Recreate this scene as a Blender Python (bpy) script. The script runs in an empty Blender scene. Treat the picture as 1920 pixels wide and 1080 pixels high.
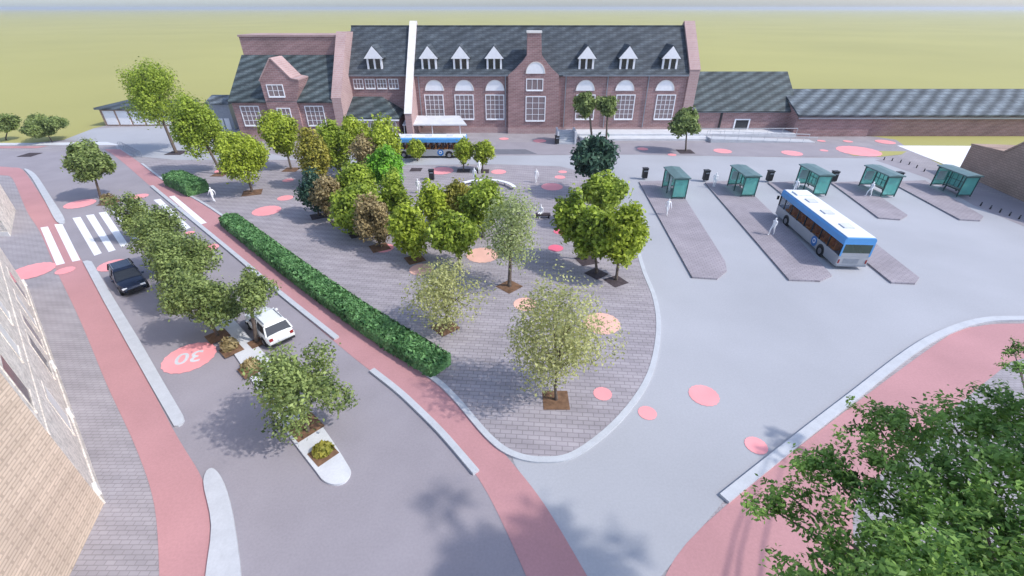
import bpy, bmesh, math, random
import numpy as np
from mathutils import Vector, Matrix
R = math.radians
scene = bpy.context.scene
# ------------------------------------------------------------------ camera
HC, FPX = 19.5, 850.0
TH = math.atan(525 / FPX)
CT, ST = math.cos(TH), math.sin(TH)
cam_d = bpy.data.cameras.new('camera')
cam_d.sensor_width = 36.0
cam_d.lens = 36.0 * FPX / 1920
cam_d.clip_start, cam_d.clip_end = 0.2, 30000
cam = bpy.data.objects.new('camera', cam_d)
scene.collection.objects.link(cam)
cam.location = (0, 0, HC)
cam.rotation_euler = (R(90) - TH, 0, 0)
scene.camera = cam
# ------------------------------------------------------------------ light
SUN_EL, SUN_AZ = R(46), math.atan2(-0.27, 0.95)      # sun to the right, a little behind the camera
sd = Vector((math.cos(SUN_EL) * math.cos(SUN_AZ), math.cos(SUN_EL) * math.sin(SUN_AZ), math.sin(SUN_EL)))
world = bpy.data.worlds.new('World'); scene.world = world; world.use_nodes = True
wn = world.node_tree
sky = wn.nodes.new('ShaderNodeTexSky'); sky.sky_type = 'NISHITA'; sky.sun_disc = False
sky.sun_elevation = SUN_EL
sky.sun_rotation = math.atan2(sd.x, sd.y)
sky.air_density = 1.0; sky.dust_density = 1.4; sky.ozone_density = 2.0
bg = wn.nodes['Background']; bg.inputs['Strength'].default_value = 0.15
hs_ = wn.nodes.new('ShaderNodeHueSaturation'); hs_.inputs['Saturation'].default_value = .75     # less saturated sky, so the ambient light is less blue
wn.links.new(sky.outputs[0], hs_.inputs['Color']); tn = wn.nodes.new('ShaderNodeMix'); tn.data_type = 'RGBA'; tn.blend_type = 'MULTIPLY'; tn.inputs[0].default_value = 1
tn.inputs[7].default_value = (.87, .92, 1.03, 1)
wn.links.new(hs_.outputs[0], tn.inputs[6]); wn.links.new(tn.outputs[2], bg.inputs[0])
sun_d = bpy.data.lights.new('sun', 'SUN'); sun_d.energy = 2.0; sun_d.angle = R(1.3); sun_d.color = (1.0, 0.955, 0.90)
sun = bpy.data.objects.new('sun', sun_d); scene.collection.objects.link(sun)
sun.rotation_euler = sd.to_track_quat('Z', 'Y').to_euler()
scene.view_settings.view_transform = 'Standard'; scene.view_settings.look = 'None'
scene.view_settings.gamma = 1.0; scene.view_settings.exposure = 0.76
scene.cycles.max_bounces = 6; scene.cycles.transparent_max_bounces = 12
scene.cycles.volume_bounces = 0
C = scene.collection
# ------------------------------------------------------------------ pixel -> place
def G(px, py, z=0.0):
    a = TH + math.atan((py - 540) / FPX)
    D = (HC - z) / math.tan(a)
    zc = D * CT + (HC - z) * ST
    return Vector(((px - 960) * zc / FPX, D, z))
def T(D, py):                       # height of a point at depth D seen in row py
    k = (py - 540) / FPX
    u = (ST * D + k * CT * D) / (CT - k * ST)
    return HC - u
def PX(px, D, z):
    return (px - 960) * (D * CT + (HC - z) * ST) / FPX
def P(px, py, D):                   # point of the vertical plane at depth D
    t = T(D, py); return (PX(px, D, t), t)
# ------------------------------------------------------------------ materials
def nodes(name):
    m = bpy.data.materials.new(name); m.use_nodes = True
    n = m.node_tree; b = n.nodes['Principled BSDF']
    return m, n, b
def mat(name, col, rough=0.6, var=0.12, scale=1.2, metal=0.0, bump=0.0, fine=0.0, spec=0.4):
    m, n, b = nodes(name)
    tc = n.nodes.new('ShaderNodeTexCoord'); geo = n.nodes.new('ShaderNodeNewGeometry')
    nz = n.nodes.new('ShaderNodeTexNoise'); nz.inputs['Scale'].default_value = scale; nz.inputs['Detail'].default_value = 6
    n.links.new(geo.outputs['Position'], nz.inputs['Vector'])
    mr = n.nodes.new('ShaderNodeMapRange')
    mr.inputs['From Min'].default_value = .3; mr.inputs['From Max'].default_value = .7
    mr.inputs['To Min'].default_value = 1 - var; mr.inputs['To Max'].default_value = 1 + var
    n.links.new(nz.outputs['Fac'], mr.inputs['Value'])
    vm = n.nodes.new('ShaderNodeVectorMath'); vm.operation = 'SCALE'; vm.inputs[0].default_value = col
    n.links.new(mr.outputs[0], vm.inputs['Scale']); out = vm.outputs[0]
    if fine:
        n2 = n.nodes.new('ShaderNodeTexNoise'); n2.inputs['Scale'].default_value = 9; n2.inputs['Detail'].default_value = 3
        n.links.new(geo.outputs['Position'], n2.inputs['Vector'])
        m2 = n.nodes.new('ShaderNodeMapRange'); m2.inputs['From Min'].default_value = .3; m2.inputs['From Max'].default_value = .7
        m2.inputs['To Min'].default_value = 1 - fine; m2.inputs['To Max'].default_value = 1 + fine
        n.links.new(n2.outputs['Fac'], m2.inputs['Value'])
        v2 = n.nodes.new('ShaderNodeVectorMath'); v2.operation = 'SCALE'
        n.links.new(out, v2.inputs[0]); n.links.new(m2.outputs[0], v2.inputs['Scale']); out = v2.outputs[0]
    n.links.new(out, b.inputs['Base Color'])
    b.inputs['Roughness'].default_value = rough; b.inputs['Metallic'].default_value = metal
    b.inputs['Specular IOR Level'].default_value = spec
    if bump:
        bp = n.nodes.new('ShaderNodeBump'); bp.inputs['Strength'].default_value = bump; bp.inputs['Distance'].default_value = .05
        n.links.new(nz.outputs['Fac'], bp.inputs['Height']); n.links.new(bp.outputs[0], b.inputs['Normal'])
    return m
def brick(name, c1, c2, mortar, bw, bh, ms=0.02, vert=False, ang=0.0, var=0.15, vscale=0.35, bands=0.0, rough=0.8):
    m, n, b = nodes(name); L = n.links.new
    geo = n.nodes.new('ShaderNodeNewGeometry')
    sp = n.nodes.new('ShaderNodeSeparateXYZ'); L(geo.outputs['Position'], sp.inputs[0])
    cb = n.nodes.new('ShaderNodeCombineXYZ')
    if vert:
        ad = n.nodes.new('ShaderNodeMath'); ad.operation = 'MULTIPLY_ADD'; ad.inputs[1].default_value = 0.83
        L(sp.outputs[1], ad.inputs[0]); L(sp.outputs[0], ad.inputs[2])
        L(ad.outputs[0], cb.inputs[0]); L(sp.outputs[2], cb.inputs[1])
        vec = cb.outputs[0]
    else:
        mp = n.nodes.new('ShaderNodeMapping'); mp.inputs['Rotation'].default_value = (0, 0, ang)
        L(geo.outputs['Position'], mp.inputs[0]); vec = mp.outputs[0]
    br = n.nodes.new('ShaderNodeTexBrick'); L(vec, br.inputs['Vector'])
    br.inputs['Scale'].default_value = 1; br.inputs['Brick Width'].default_value = bw; br.inputs['Row Height'].default_value = bh
    br.inputs['Mortar Size'].default_value = ms; br.inputs['Mortar Smooth'].default_value = .3; br.inputs['Bias'].default_value = 0
    br.inputs['Color1'].default_value = (*c1, 1); br.inputs['Color2'].default_value = (*c2, 1); br.inputs['Mortar'].default_value = (*mortar, 1)
    nz = n.nodes.new('ShaderNodeTexNoise'); nz.inputs['Scale'].default_value = vscale; nz.inputs['Detail'].default_value = 5
    L(geo.outputs['Position'], nz.inputs['Vector'])
    mr = n.nodes.new('ShaderNodeMapRange'); mr.inputs['From Min'].default_value = .3; mr.inputs['From Max'].default_value = .7
    mr.inputs['To Min'].default_value = 1 - var; mr.inputs['To Max'].default_value = 1 + var
    L(nz.outputs['Fac'], mr.inputs['Value'])
    v2 = n.nodes.new('ShaderNodeVectorMath'); v2.operation = 'SCALE'; L(br.outputs['Color'], v2.inputs[0]); L(mr.outputs[0], v2.inputs['Scale'])
    out = v2.outputs[0]
    if bands:                       # broad weathered courses
        wv = n.nodes.new('ShaderNodeTexWave'); wv.bands_direction = 'Z' if vert else 'Y'; wv.inputs['Scale'].default_value = .32
        wv.inputs['Distortion'].default_value = 2.2; wv.inputs['Detail'].default_value = 2; wv.inputs['Detail Scale'].default_value = .35
        mp2 = n.nodes.new('ShaderNodeMapping'); mp2.inputs['Rotation'].default_value = (0, R(20), R(12))
        L(geo.outputs['Position'], mp2.inputs[0]); L(mp2.outputs[0], wv.inputs['Vector'])
        m3 = n.nodes.new('ShaderNodeMapRange'); m3.inputs['To Min'].default_value = 1 - bands; m3.inputs['To Max'].default_value = 1 + bands
        L(wv.outputs['Fac'], m3.inputs['Value'])
        v3 = n.nodes.new('ShaderNodeVectorMath'); v3.operation = 'SCALE'; L(out, v3.inputs[0]); L(m3.outputs[0], v3.inputs['Scale']); out = v3.outputs[0]
    L(out, b.inputs['Base Color']); b.inputs['Roughness'].default_value = rough; b.inputs['Specular IOR Level'].default_value = .25
    bp = n.nodes.new('ShaderNodeBump'); bp.inputs['Strength'].default_value = .35; bp.inputs['Distance'].default_value = .02; bp.invert = True
    L(br.outputs['Fac'], bp.inputs['Height']); L(bp.outputs[0], b.inputs['Normal'])
    return m
def leafmat(name, dark, light, tint=None, trans=0.35, alpha=1.0):
    m, n, b = nodes(name); L = n.links.new
    geo = n.nodes.new('ShaderNodeNewGeometry')
    nz = n.nodes.new('ShaderNodeTexNoise'); nz.inputs['Scale'].default_value = .9; nz.inputs['Detail'].default_value = 2
    L(geo.outputs['Position'], nz.inputs['Vector'])
    ad = n.nodes.new('ShaderNodeMath'); ad.operation = 'MULTIPLY_ADD'; ad.inputs[1].default_value = .55
    L(geo.outputs['Random Per Island'], ad.inputs[0]); 
    s = n.nodes.new('ShaderNodeMath'); s.operation = 'MULTIPLY_ADD'; s.inputs[1].default_value = 1.5; s.inputs[2].default_value = -.52
    L(nz.outputs['Fac'], s.inputs[0]); L(s.outputs[0], ad.inputs[2])
    cr = n.nodes.new('ShaderNodeValToRGB'); cr.color_ramp.elements[0].color = (*dark, 1); cr.color_ramp.elements[1].color = (*light, 1)
    cr.color_ramp.elements[0].position = .1; cr.color_ramp.elements[1].position = .9
    if tint:
        e = cr.color_ramp.elements.new(.97); e.color = (*tint, 1)
    L(ad.outputs[0], cr.inputs[0]); L(cr.outputs[0], b.inputs['Base Color'])
    b.inputs['Roughness'].default_value = .5; b.inputs['Specular IOR Level'].default_value = .3
    tr = n.nodes.new('ShaderNodeBsdfTranslucent'); L(cr.outputs[0], tr.inputs[0])
    mx = n.nodes.new('ShaderNodeMixShader'); mx.inputs[0].default_value = trans
    L(b.outputs[0], mx.inputs[1]); L(tr.outputs[0], mx.inputs[2])
    o = n.nodes['Material Output']; L(mx.outputs[0], o.inputs[0])
    return m
def glassmat(name, tint, op=0.5, rough=0.05):
    m, n, b = nodes(name); L = n.links.new
    b.inputs['Base Color'].default_value = (*tint, 1); b.inputs['Roughness'].default_value = rough; b.inputs['Specular IOR Level'].default_value = .7
    tr = n.nodes.new('ShaderNodeBsdfTransparent'); tr.inputs[0].default_value = (*[min(1, .45 + t) for t in tint], 1); b.inputs['Base Color'].default_value = (*((.03, .035, .04) if name == 'bus_glass' else tint), 1)
    nz = n.nodes.new('ShaderNodeTexNoise'); nz.inputs['Scale'].default_value = .8
    g = n.nodes.new('ShaderNodeNewGeometry'); L(g.outputs['Position'], nz.inputs['Vector'])
    mr = n.nodes.new('ShaderNodeMapRange'); mr.inputs['To Min'].default_value = op - .1; mr.inputs['To Max'].default_value = min(1, op + .1)
    L(nz.outputs['Fac'], mr.inputs['Value'])
    mx = n.nodes.new('ShaderNodeMixShader'); L(mr.outputs[0], mx.inputs[0]); L(tr.outputs[0], mx.inputs[1]); L(b.outputs[0], mx.inputs[2])
    L(mx.outputs[0], n.nodes['Material Output'].inputs[0])
    return m
M = {}
M['grass'] = mat('grass', (.375, .35, .115), .9, .07, .012, fine=.0)
M['pave'] = brick('pavers', (.36, .332, .348), (.33, .305, .32), (.265, .24, .25), .42, .21, .022, ang=0.0, var=.10, bands=.05)
M['pave_plaza'] = brick('plaza_pavers', (.365, .332, .35), (.33, .298, .318), (.25, .225, .238), .60, .30, .03, ang=R(4), var=.11, bands=.07)
M['street'] = mat('street', (.30, .275, .298), .85, .07, .35, fine=.05)
M['lane'] = mat('lane', (.385, .39, .415), .8, .07, .12, fine=.04)
M['platform'] = brick('platform_pavers', (.36, .325, .35), (.32, .29, .315), (.23, .20, .22), .5, .25, .025, ang=R(8), var=.12)
M['red'] = mat('red', (.47, .245, .25), .85, .07, .3, fine=.05)
M['kerb'] = mat('kerb', (.49, .505, .53), .7, .06, 1.5, fine=.04)
M['concrete'] = mat('concrete', (.60, .61, .63), .75, .08, .8, fine=.04)
M['white'] = mat('white_paint', (.82, .82, .84), .6, .04, 2.0)
M['pink'] = mat('pink_paint', (.86, .34, .35), .6, .07, .6)
M['pink2'] = mat('salmon_paint', (.80, .47, .38), .6, .10, .6)
M['rose'] = mat('rose_paint', (.80, .16, .24), .6, .07, .6)
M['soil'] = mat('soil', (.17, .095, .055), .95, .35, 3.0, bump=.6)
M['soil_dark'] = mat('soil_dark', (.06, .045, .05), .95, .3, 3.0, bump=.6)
M['dark'] = mat('patch_dark', (.16, .16, .185), .9, .1, .5)
M['brickw'] = brick('brick_wall', (.325, .19, .182), (.275, .16, .155), (.38, .29, .285), .8, .26, .035, True, var=.16, bands=.07)
M['brick_light'] = brick('brick_buttress', (.44, .30, .28), (.40, .26, .25), (.46, .36, .35), .8, .26, .035, True, var=.1)
M['slate'] = brick('slate_roof', (.085, .10, .112), (.058, .07, .082), (.03, .036, .045), .7, .34, .03, True, var=.25, vscale=.5, bands=.22, rough=.6)
M['slate_green'] = brick('slate_roof_green', (.088, .108, .112), (.062, .082, .086), (.034, .044, .05), .7, .34, .03, True, var=.25, vscale=.5, bands=.42, rough=.6)
M['slate_pale'] = brick('slate_roof_pale', (.15, .175, .19), (.105, .125, .14), (.05, .06, .07), .7, .34, .03, True, var=.25, vscale=.4, bands=.45, rough=.6)
M['tanbrick'] = brick('tan_brick', (.63, .50, .39), (.56, .44, .34), (.46, .36, .28), .42, .15, .03, True, var=.12, bands=.05)
M['brownbrick'] = brick('brown_brick', (.43, .30, .235), (.37, .26, .205), (.26, .185, .15), .6, .26, .03, True, var=.12)
M['stone'] = mat('stone', (.72, .65, .57), .9, .20, 2.2, bump=1.0, fine=.22)
M['stonew'] = mat('stone_white', (.74, .71, .67), .8, .08, 1.0, bump=.3)
M['paneglass'] = glassmat('window_glass', (.26, .20, .205), .96, .12)  # mauve tint puts the reflected brick into the pane colour
M['darkglass'] = glassmat('dark_glass', (.02, .024, .03), .97, .1)
M['teal'] = glassmat('teal_glass', (.22, .56, .50), .50, .05)
M['tealdark'] = mat('shelter_frame', (.03, .075, .07), .4, .1, 2)
M['tealroof'] = mat('shelter_roof', (.10, .17, .165), .35, .15, 1.5)
M['black'] = mat('black', (.02, .02, .023), .5, .2, 3)
M['busblue'] = mat('bus_blue', (.10, .33, .66), .3, .05, 1)
M['buswhite'] = mat('bus_white', (.80, .82, .84), .3, .03, 1)
M['bussilver'] = mat('bus_silver', (.40, .41, .43), .35, .05, 1, metal=.15)
M['busseat'] = mat('bus_seat', (.90, .30, .06), .8, .3, 3)
M['busglass'] = glassmat('bus_glass', (.35, .38, .42), .16, .04)
M['rear_glass'] = glassmat('rear_glass', (.05, .08, .06), .85, .04)
M['logo'] = mat('logo_blue', (.03, .16, .45), .4, .05, 1)
M['tyre'] = mat('tyre', (.02, .02, .02), .9, .1, 4)
M['rim'] = mat('rim', (.35, .35, .37), .3, .05, 4, metal=.7)
M['navy'] = mat('car_navy', (.012, .02, .045), .15, .05, 1, metal=.3, spec=.8)
M['carwhite'] = mat('car_white', (.78, .80, .78), .2, .03, 1, spec=.7)
M['lampred'] = mat('lamp_red', (.28, .03, .03), .2, .05, 2)
M['lampclear'] = mat('lamp_clear', (.7, .72, .75), .1, .05, 2)
M['mannequin'] = mat('white_figure', (.86, .86, .87), .7, .03, 3)
M['bark'] = mat('bark', (.13, .10, .08), .9, .3, 5, bump=.5)
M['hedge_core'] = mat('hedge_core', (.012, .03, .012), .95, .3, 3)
M['wood'] = mat('bench_slats', (.40, .38, .36), .7, .1, 3)
M['steel'] = mat('steel', (.30, .33, .38), .4, .1, 3, metal=.5)
M['lime'] = leafmat('leaf_lime', (.15, .21, .016), (.60, .70, .09), trans=.38)
M['green'] = leafmat('leaf_green', (.12, .185, .02), (.52, .64, .09), trans=.38)
M['bright'] = leafmat('leaf_bright', (.09, .23, .03), (.30, .62, .06), trans=.4)
M['brown'] = leafmat('leaf_brown', (.19, .14, .06), (.50, .40, .20), trans=.3)
M['olive'] = leafmat('leaf_olive', (.17, .18, .025), (.56, .50, .10), trans=.35)
M['median'] = leafmat('leaf_median', (.06, .10, .028), (.38, .47, .15), trans=.3)
M['bluegreen'] = leafmat('leaf_bluegreen', (.015, .05, .042), (.09, .17, .10), trans=.2)
M['pale'] = leafmat('leaf_pale', (.30, .32, .12), (.64, .64, .28), trans=.4)
M['paleg'] = leafmat('leaf_pale_green', (.26, .32, .13), (.56, .62, .28), trans=.4)
M['fore'] = leafmat('leaf_fore', (.045, .12, .02), (.34, .54, .12), trans=.35)
M['hedge'] = leafmat('leaf_hedge', (.035, .115, .035), (.22, .43, .16), trans=.2)
# ------------------------------------------------------------------ mesh helpers
def tag(o, label=None, cat=None, group=None, kind=None):
    if label: o['label'] = label
    if cat: o['category'] = cat
    if group: o['group'] = group
    if kind: o['kind'] = kind
    return o
def link(name, me, mt, parent=None, smooth=False):
    if mt and not me.materials: me.materials.append(M[mt] if isinstance(mt, str) else mt)
    if smooth:
        for p in me.polygons: p.use_smooth = True
    o = bpy.data.objects.new(name, me); C.objects.link(o)
    if parent: o.parent = parent
    return o
def empty(name, loc, rz=0, **k):
    o = bpy.data.objects.new(name, None); C.objects.link(o); o.location = loc; o.rotation_euler = (0, 0, rz)
    o.empty_display_size = .3
    tag(o, **k); return o
class MB:
    def __init__(s): s.bm = bmesh.new()
    def box(s, x0, x1, y0, y1, z0, z1):
        v = [s.bm.verts.new((x, y, z)) for x in (x0, x1) for y in (y0, y1) for z in (z0, z1)]
        for f in ((0, 1, 3, 2), (4, 6, 7, 5), (0, 4, 5, 1), (2, 3, 7, 6), (0, 2, 6, 4), (1, 5, 7, 3)):
            s.bm.faces.new([v[i] for i in f])
        return s
    def extr(s, pts, ax, a, b):
        """polygon pts (2D) swept along axis ax from a to b"""
        def mk(p, q):
            return {'x': (q, p[0], p[1]), 'y': (p[0], q, p[1]), 'z': (p[0], p[1], q)}[ax]
        A = [s.bm.verts.new(mk(p, a)) for p in pts]; B = [s.bm.verts.new(mk(p, b)) for p in pts]
        n = len(pts)
        s.bm.faces.new(A); s.bm.faces.new(B[::-1])
        for i in range(n): s.bm.faces.new((A[i], B[i], B[(i + 1) % n], A[(i + 1) % n]))
        return s
    def quad(s, *p):
        s.bm.faces.new([s.bm.verts.new(q) for q in p]); return s
    def tube(s, pts, rad, n=7):
        rings = []
        for i, p in enumerate(pts):
            p = Vector(p)
            d = (Vector(pts[min(i + 1, len(pts) - 1)]) - Vector(pts[max(i - 1, 0)])).normalized()
            a = d.orthogonal().normalized(); b = d.cross(a)
            rings.append([s.bm.verts.new(p + (a * math.cos(2 * math.pi * k / n) + b * math.sin(2 * math.pi * k / n)) * rad[i]) for k in range(n)])
        for i in range(len(rings) - 1):
            for k in range(n): s.bm.faces.new((rings[i][k], rings[i][(k + 1) % n], rings[i + 1][(k + 1) % n], rings[i + 1][k]))
        s.bm.faces.new(rings[0][::-1]); s.bm.faces.new(rings[-1]); return s
    def cyl(s, c, r, axis, a, b, n=20, r2=None):
        p0 = list(c); p1 = list(c); i = 'xyz'.index(axis); p0[i] += a; p1[i] += b
        return s.tube([p0, p1], [r, r2 or r], n)
    def build(s, name, mt, parent=None, bevel=0, smooth=False, seg=2, xf=None):
        bm = s.bm
        if bevel: bmesh.ops.bevel(bm, geom=list(bm.edges), offset=bevel, segments=seg, affect='EDGES', profile=.6)
        bmesh.ops.recalc_face_normals(bm, faces=bm.faces)
        ng = [f for f in bm.faces if len(f.verts) > 4]
        if ng: bmesh.ops.triangulate(bm, faces=ng)
        if xf: bmesh.ops.transform(bm, matrix=xf, verts=bm.verts)
        me = bpy.data.meshes.new(name); bm.to_mesh(me); bm.free()
        return link(name, me, mt, parent, smooth)
def sheet(name, pts, z, mt, thick=.0, kind='structure', **k):
    """ground polygon from world xy points; thick>0 makes a raised slab"""
    m = MB(); pts = [(p[0], p[1]) for p in pts]
    if thick: m.extr(pts, 'z', z - thick, z)
    else: m.bm.faces.new([m.bm.verts.new((p[0], p[1], z)) for p in pts])
    bmesh.ops.triangulate(m.bm, faces=m.bm.faces[:])
    if not thick:
        for f in m.bm.faces:
            f.normal_update()
            if f.normal.z < 0: f.normal_flip()
        me = bpy.data.meshes.new(name); m.bm.to_mesh(me); m.bm.free(); o = link(name, me, mt)
    else: o = m.build(name, mt)
    tag(o, kind=kind, **k); return o
def smoothline(pts, n=8):
    """Catmull-Rom through the points"""
    P_ = [Vector(p) for p in pts]; out = []
    for i in range(len(P_) - 1):
        p0, p1, p2, p3 = P_[max(i - 1, 0)], P_[i], P_[i + 1], P_[min(i + 2, len(P_) - 1)]
        for k in range(n):
            t = k / n
            out.append(.5 * ((2 * p1) + (-p0 + p2) * t + (2 * p0 - 5 * p1 + 4 * p2 - p3) * t * t + (-p0 + 3 * p1 - 3 * p2 + p3) * t ** 3))
    out.append(P_[-1]); return out
def GL(px, z=0, n=6): return smoothline([G(x, y, z).xy for x, y in px], n)
def strip(name, line, w, z0, z1, mt, side=0):
    """kerb of width w along a world line; side -1/0/1 offsets it"""
    L_, R_ = [], []
    for i, p in enumerate(line):
        d = (line[min(i + 1, len(line) - 1)] - line[max(i - 1, 0)]).normalized(); nrm = Vector((-d.y, d.x))
        c = p + nrm * side * w / 2
        L_.append(c + nrm * w / 2); R_.append(c - nrm * w / 2)
    bm = bmesh.new(); n = len(line)
    def ring(z, pts): return [bm.verts.new((p.x, p.y, z)) for p in pts]
    a, b, c, d = ring(z0, L_), ring(z1, L_), ring(z1, R_), ring(z0, R_)
    for i in range(n - 1):
        for u, v in ((a, b), (b, c), (c, d)): bm.faces.new((u[i], u[i + 1], v[i + 1], v[i]))
    bm.faces.new((a[0], b[0], c[0], d[0])); bm.faces.new((d[-1], c[-1], b[-1], a[-1]))
    bmesh.ops.recalc_face_normals(bm, faces=bm.faces)
    me = bpy.data.meshes.new(name); bm.to_mesh(me); bm.free()
    return tag(link(name, me, mt), kind='structure')
def g2(px, z=0): return [G(x, y, z).xy for x, y in px]
# ------------------------------------------------------------------ the ground
m = MB(); S_ = 9000
m.quad((-S_, -60, -.04), (S_, -60, -.04), (S_, 9000, -.04), (-S_, 9000, -.04)); tag(m.build('grass_field', 'grass'), kind='structure')
base = [(-200, -30), (-200, 77.5), G(60, 268).xy, G(125, 262).xy, G(175, 241).xy, G(195, 236).xy, (-70, 93), (-45, 97), (60, 97),
        (60, 84), G(1640, 256).xy, G(1680, 262).xy, G(1700, 276).xy, G(1790, 322).xy, (70, 50), (90, 30), (90, -30)]
sheet('pavement', base, 0.0, 'pave')
street = GL([(-120, 282), (0, 283), (90, 284), (200, 286), (225, 300), (290, 356), (440, 483), (632, 645), (700, 700), (785, 772), (897, 897), (1000, 1110)]) + \
    GL([(450, 1110), (380, 980), (350, 880), (300, 795), (150, 491), (112, 412), (64, 327), (20, 316), (-30, 313), (-120, 312)])
sheet('street', street, .008, 'street')
lane = g2([(560, 292), (930, 292), (1200, 290), (1500, 296), (1640, 297), (1740, 330), (1830, 372), (2000, 440), (2600, 640)]) + \
    GL([(2500, 640), (2000, 602), (1920, 600), (1840, 605), (1760, 632), (1360, 936)]) + g2([(1215, 1110), (1110, 1110)]) + \
    GL([(1110, 1095), (1020, 945), (960, 855), (1000, 800)]) + g2([(1180, 760), (1200, 505), (1150, 420), (1120, 330), (1050, 312), (930, 308), (560, 312)])
sheet('bus_road', lane, .012, 'lane')
redm = GL([(196, 280), (225, 300), (290, 356), (440, 483), (632, 645), (700, 700), (785, 772), (897, 897), (1000, 1110)]) + \
    GL([(1118, 1110), (1020, 945), (945, 850), (855, 745), (805, 702), (667, 605), (580, 532), (500, 468), (400, 393), (320, 347), (252, 298), (225, 280)])
sheet('cycle_path', redm, .020, 'red')
redl = GL([(-60, 327), (-20, 328), (6, 329), (24, 336), (50, 395), (75, 435), (105, 505), (150, 600), (200, 720), (255, 840), (290, 950), (300, 1110)]) + \
    GL([(388, 1110), (394, 980), (380, 900), (322, 800), (230, 625), (155, 491), (107, 413), (66, 350), (42, 318), (20, 314), (-10, 312), (-60, 311)])
sheet('cycle_path', redl, .016, 'red')
redr = GL([(1235, 1100), (1370, 940), (1762, 640), (1835, 612), (1920, 607), (2100, 612)]) + \
    GL([(2100, 650), (1920, 672), (1862, 705), (1750, 800), (1640, 900), (1600, 960), (1610, 1110)])
sheet('cycle_path', redr, .016, 'red')
# plaza, a step above the lanes
plz_edge = GL([(1185, 440), (1203, 505), (1224, 560), (1230, 620), (1213, 700), (1160, 778), (1080, 843), (1020, 856), (965, 846), (920, 814), (855, 740), (805, 697), (667, 600), (580, 527), (500, 464), (400, 390), (320, 344), (268, 306)], .1, 5)
plaza = plz_edge + g2([(300, 300), (560, 316), (930, 310), (1050, 313), (1120, 332), (1160, 380)], .1)
sheet('plaza', plaza, .10, 'pave_plaza', thick=.10)
strip('kerb', plz_edge[:12 * 5], .34, 0, .125, 'kerb', 1)
strip('kerb', plz_edge[12 * 5:], .26, 0, .115, 'kerb', 1)
strip('kerb', GL([(285, 350), (440, 478), (515, 542), (632, 636)]), .36, 0, .17, 'kerb')
strip('kerb', GL([(698, 696), (745, 733), (780, 765), (830, 815), (893, 888)]), .36, 0, .17, 'kerb')
strip('kerb', GL([(1357, 937), (1500, 822), (1600, 744), (1700, 666), (1762, 629), (1835, 604), (1920, 599), (2100, 604)]), .50, 0, .16, 'kerb')
def closed(px, z=0, n=4):
    q = [px[-1]] + px + px[:2]; l = GL(q, z, n); return l[n:-n - 1] if n else l
def sep(px): sheet('kerb_island', closed(px, .13), .13, 'kerb', thick=.13)
sheet('kerb_island', g2([(155, 490), (163, 488), (172, 490), (215, 562), (260, 635), (303, 710), (343, 778), (345, 786), (341, 794), (334, 798), (326, 798), (280, 718), (235, 638), (193, 562)], .13), .13, 'kerb', thick=.13)
sep([(397, 877), (420, 905), (439, 980), (449, 1110), (386, 1110), (396, 985), (381, 902)])
sep([(45, 316), (66, 326), (96, 370), (121, 411), (106, 415), (84, 376), (60, 334)])
# middle island with planting
isl = [(238, 392), (300, 470), (380, 580), (440, 665), (530, 800), (590, 880), (606, 900), (626, 908), (646, 903), (657, 886), (650, 868), (605, 800), (520, 690), (430, 590), (330, 480), (262, 395)]
sheet('middle_island', closed(isl, .14, 4), .14, 'concrete', thick=.14)
# bus platforms
plats = [
    [(1198, 340), (1298, 519), (1345, 522), (1363, 507), (1360, 490), (1285, 372), (1262, 338)],
    [(1322, 342), (1480, 524), (1538, 526), (1560, 516), (1480, 430), (1400, 352), (1375, 338)],
    [(1440, 342), (1672, 529), (1716, 531), (1724, 520), (1640, 455), (1530, 368), (1490, 340)],
    [(1558, 342), (1648, 408), (1688, 411), (1702, 403), (1660, 375), (1610, 340)],
    [(1668, 340), (1800, 411), (1838, 413), (1844, 405), (1780, 368), (1735, 338)]]
for p in plats:
    sheet('bus_platform', [G(x, y, .16).xy for x, y in p], .16, 'platform', thick=.16)
# right-hand pavement beyond the last platform, white lot and grass scraps
sheet('pavement', g2([(1640, 300), (1700, 302), (1800, 345), (1920, 383), (2300, 500), (2300, 520), (1920, 425), (1825, 385), (1740, 335)]), .018, 'street')
sheet('white_lot', g2([(1682, 273), (1900, 274), (1990, 300), (1800, 324), (1785, 314)]), .010, 'white')
sheet('grass_patch', g2([(1575, 283), (1700, 284), (1690, 290), (1650, 294), (1600, 292)]), .026, 'grass')
sheet('dark_patch', g2([(880, 280), (985, 280), (1008, 289), (880, 290)]), .018, 'dark')  # flat quad of even darker colour on the ground
sheet('pavement', g2([(1050, 268), (1500, 268), (1660, 275), (1640, 291), (1500, 294), (1200, 290), (930, 290), (930, 266)]), .014, 'street')
sheet('road', [(-300, 77.6), G(60, 268).xy, G(200, 266).xy, G(225, 272).xy, G(60, 272).xy, (-300, 75.0)], .012, 'concrete')
sheet('forecourt', g2([(120, 262), (175, 241), (290, 236), (440, 238), (440, 272), (560, 300), (330, 300), (225, 290), (215, 270)]), .010, 'lane')
for y0, y1 in ((72.5, 74.8),): sheet('cycle_path', [(-200, y0), (-200, y1), G(90, 274).xy, G(70, 278).xy], .020, 'red')
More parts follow.
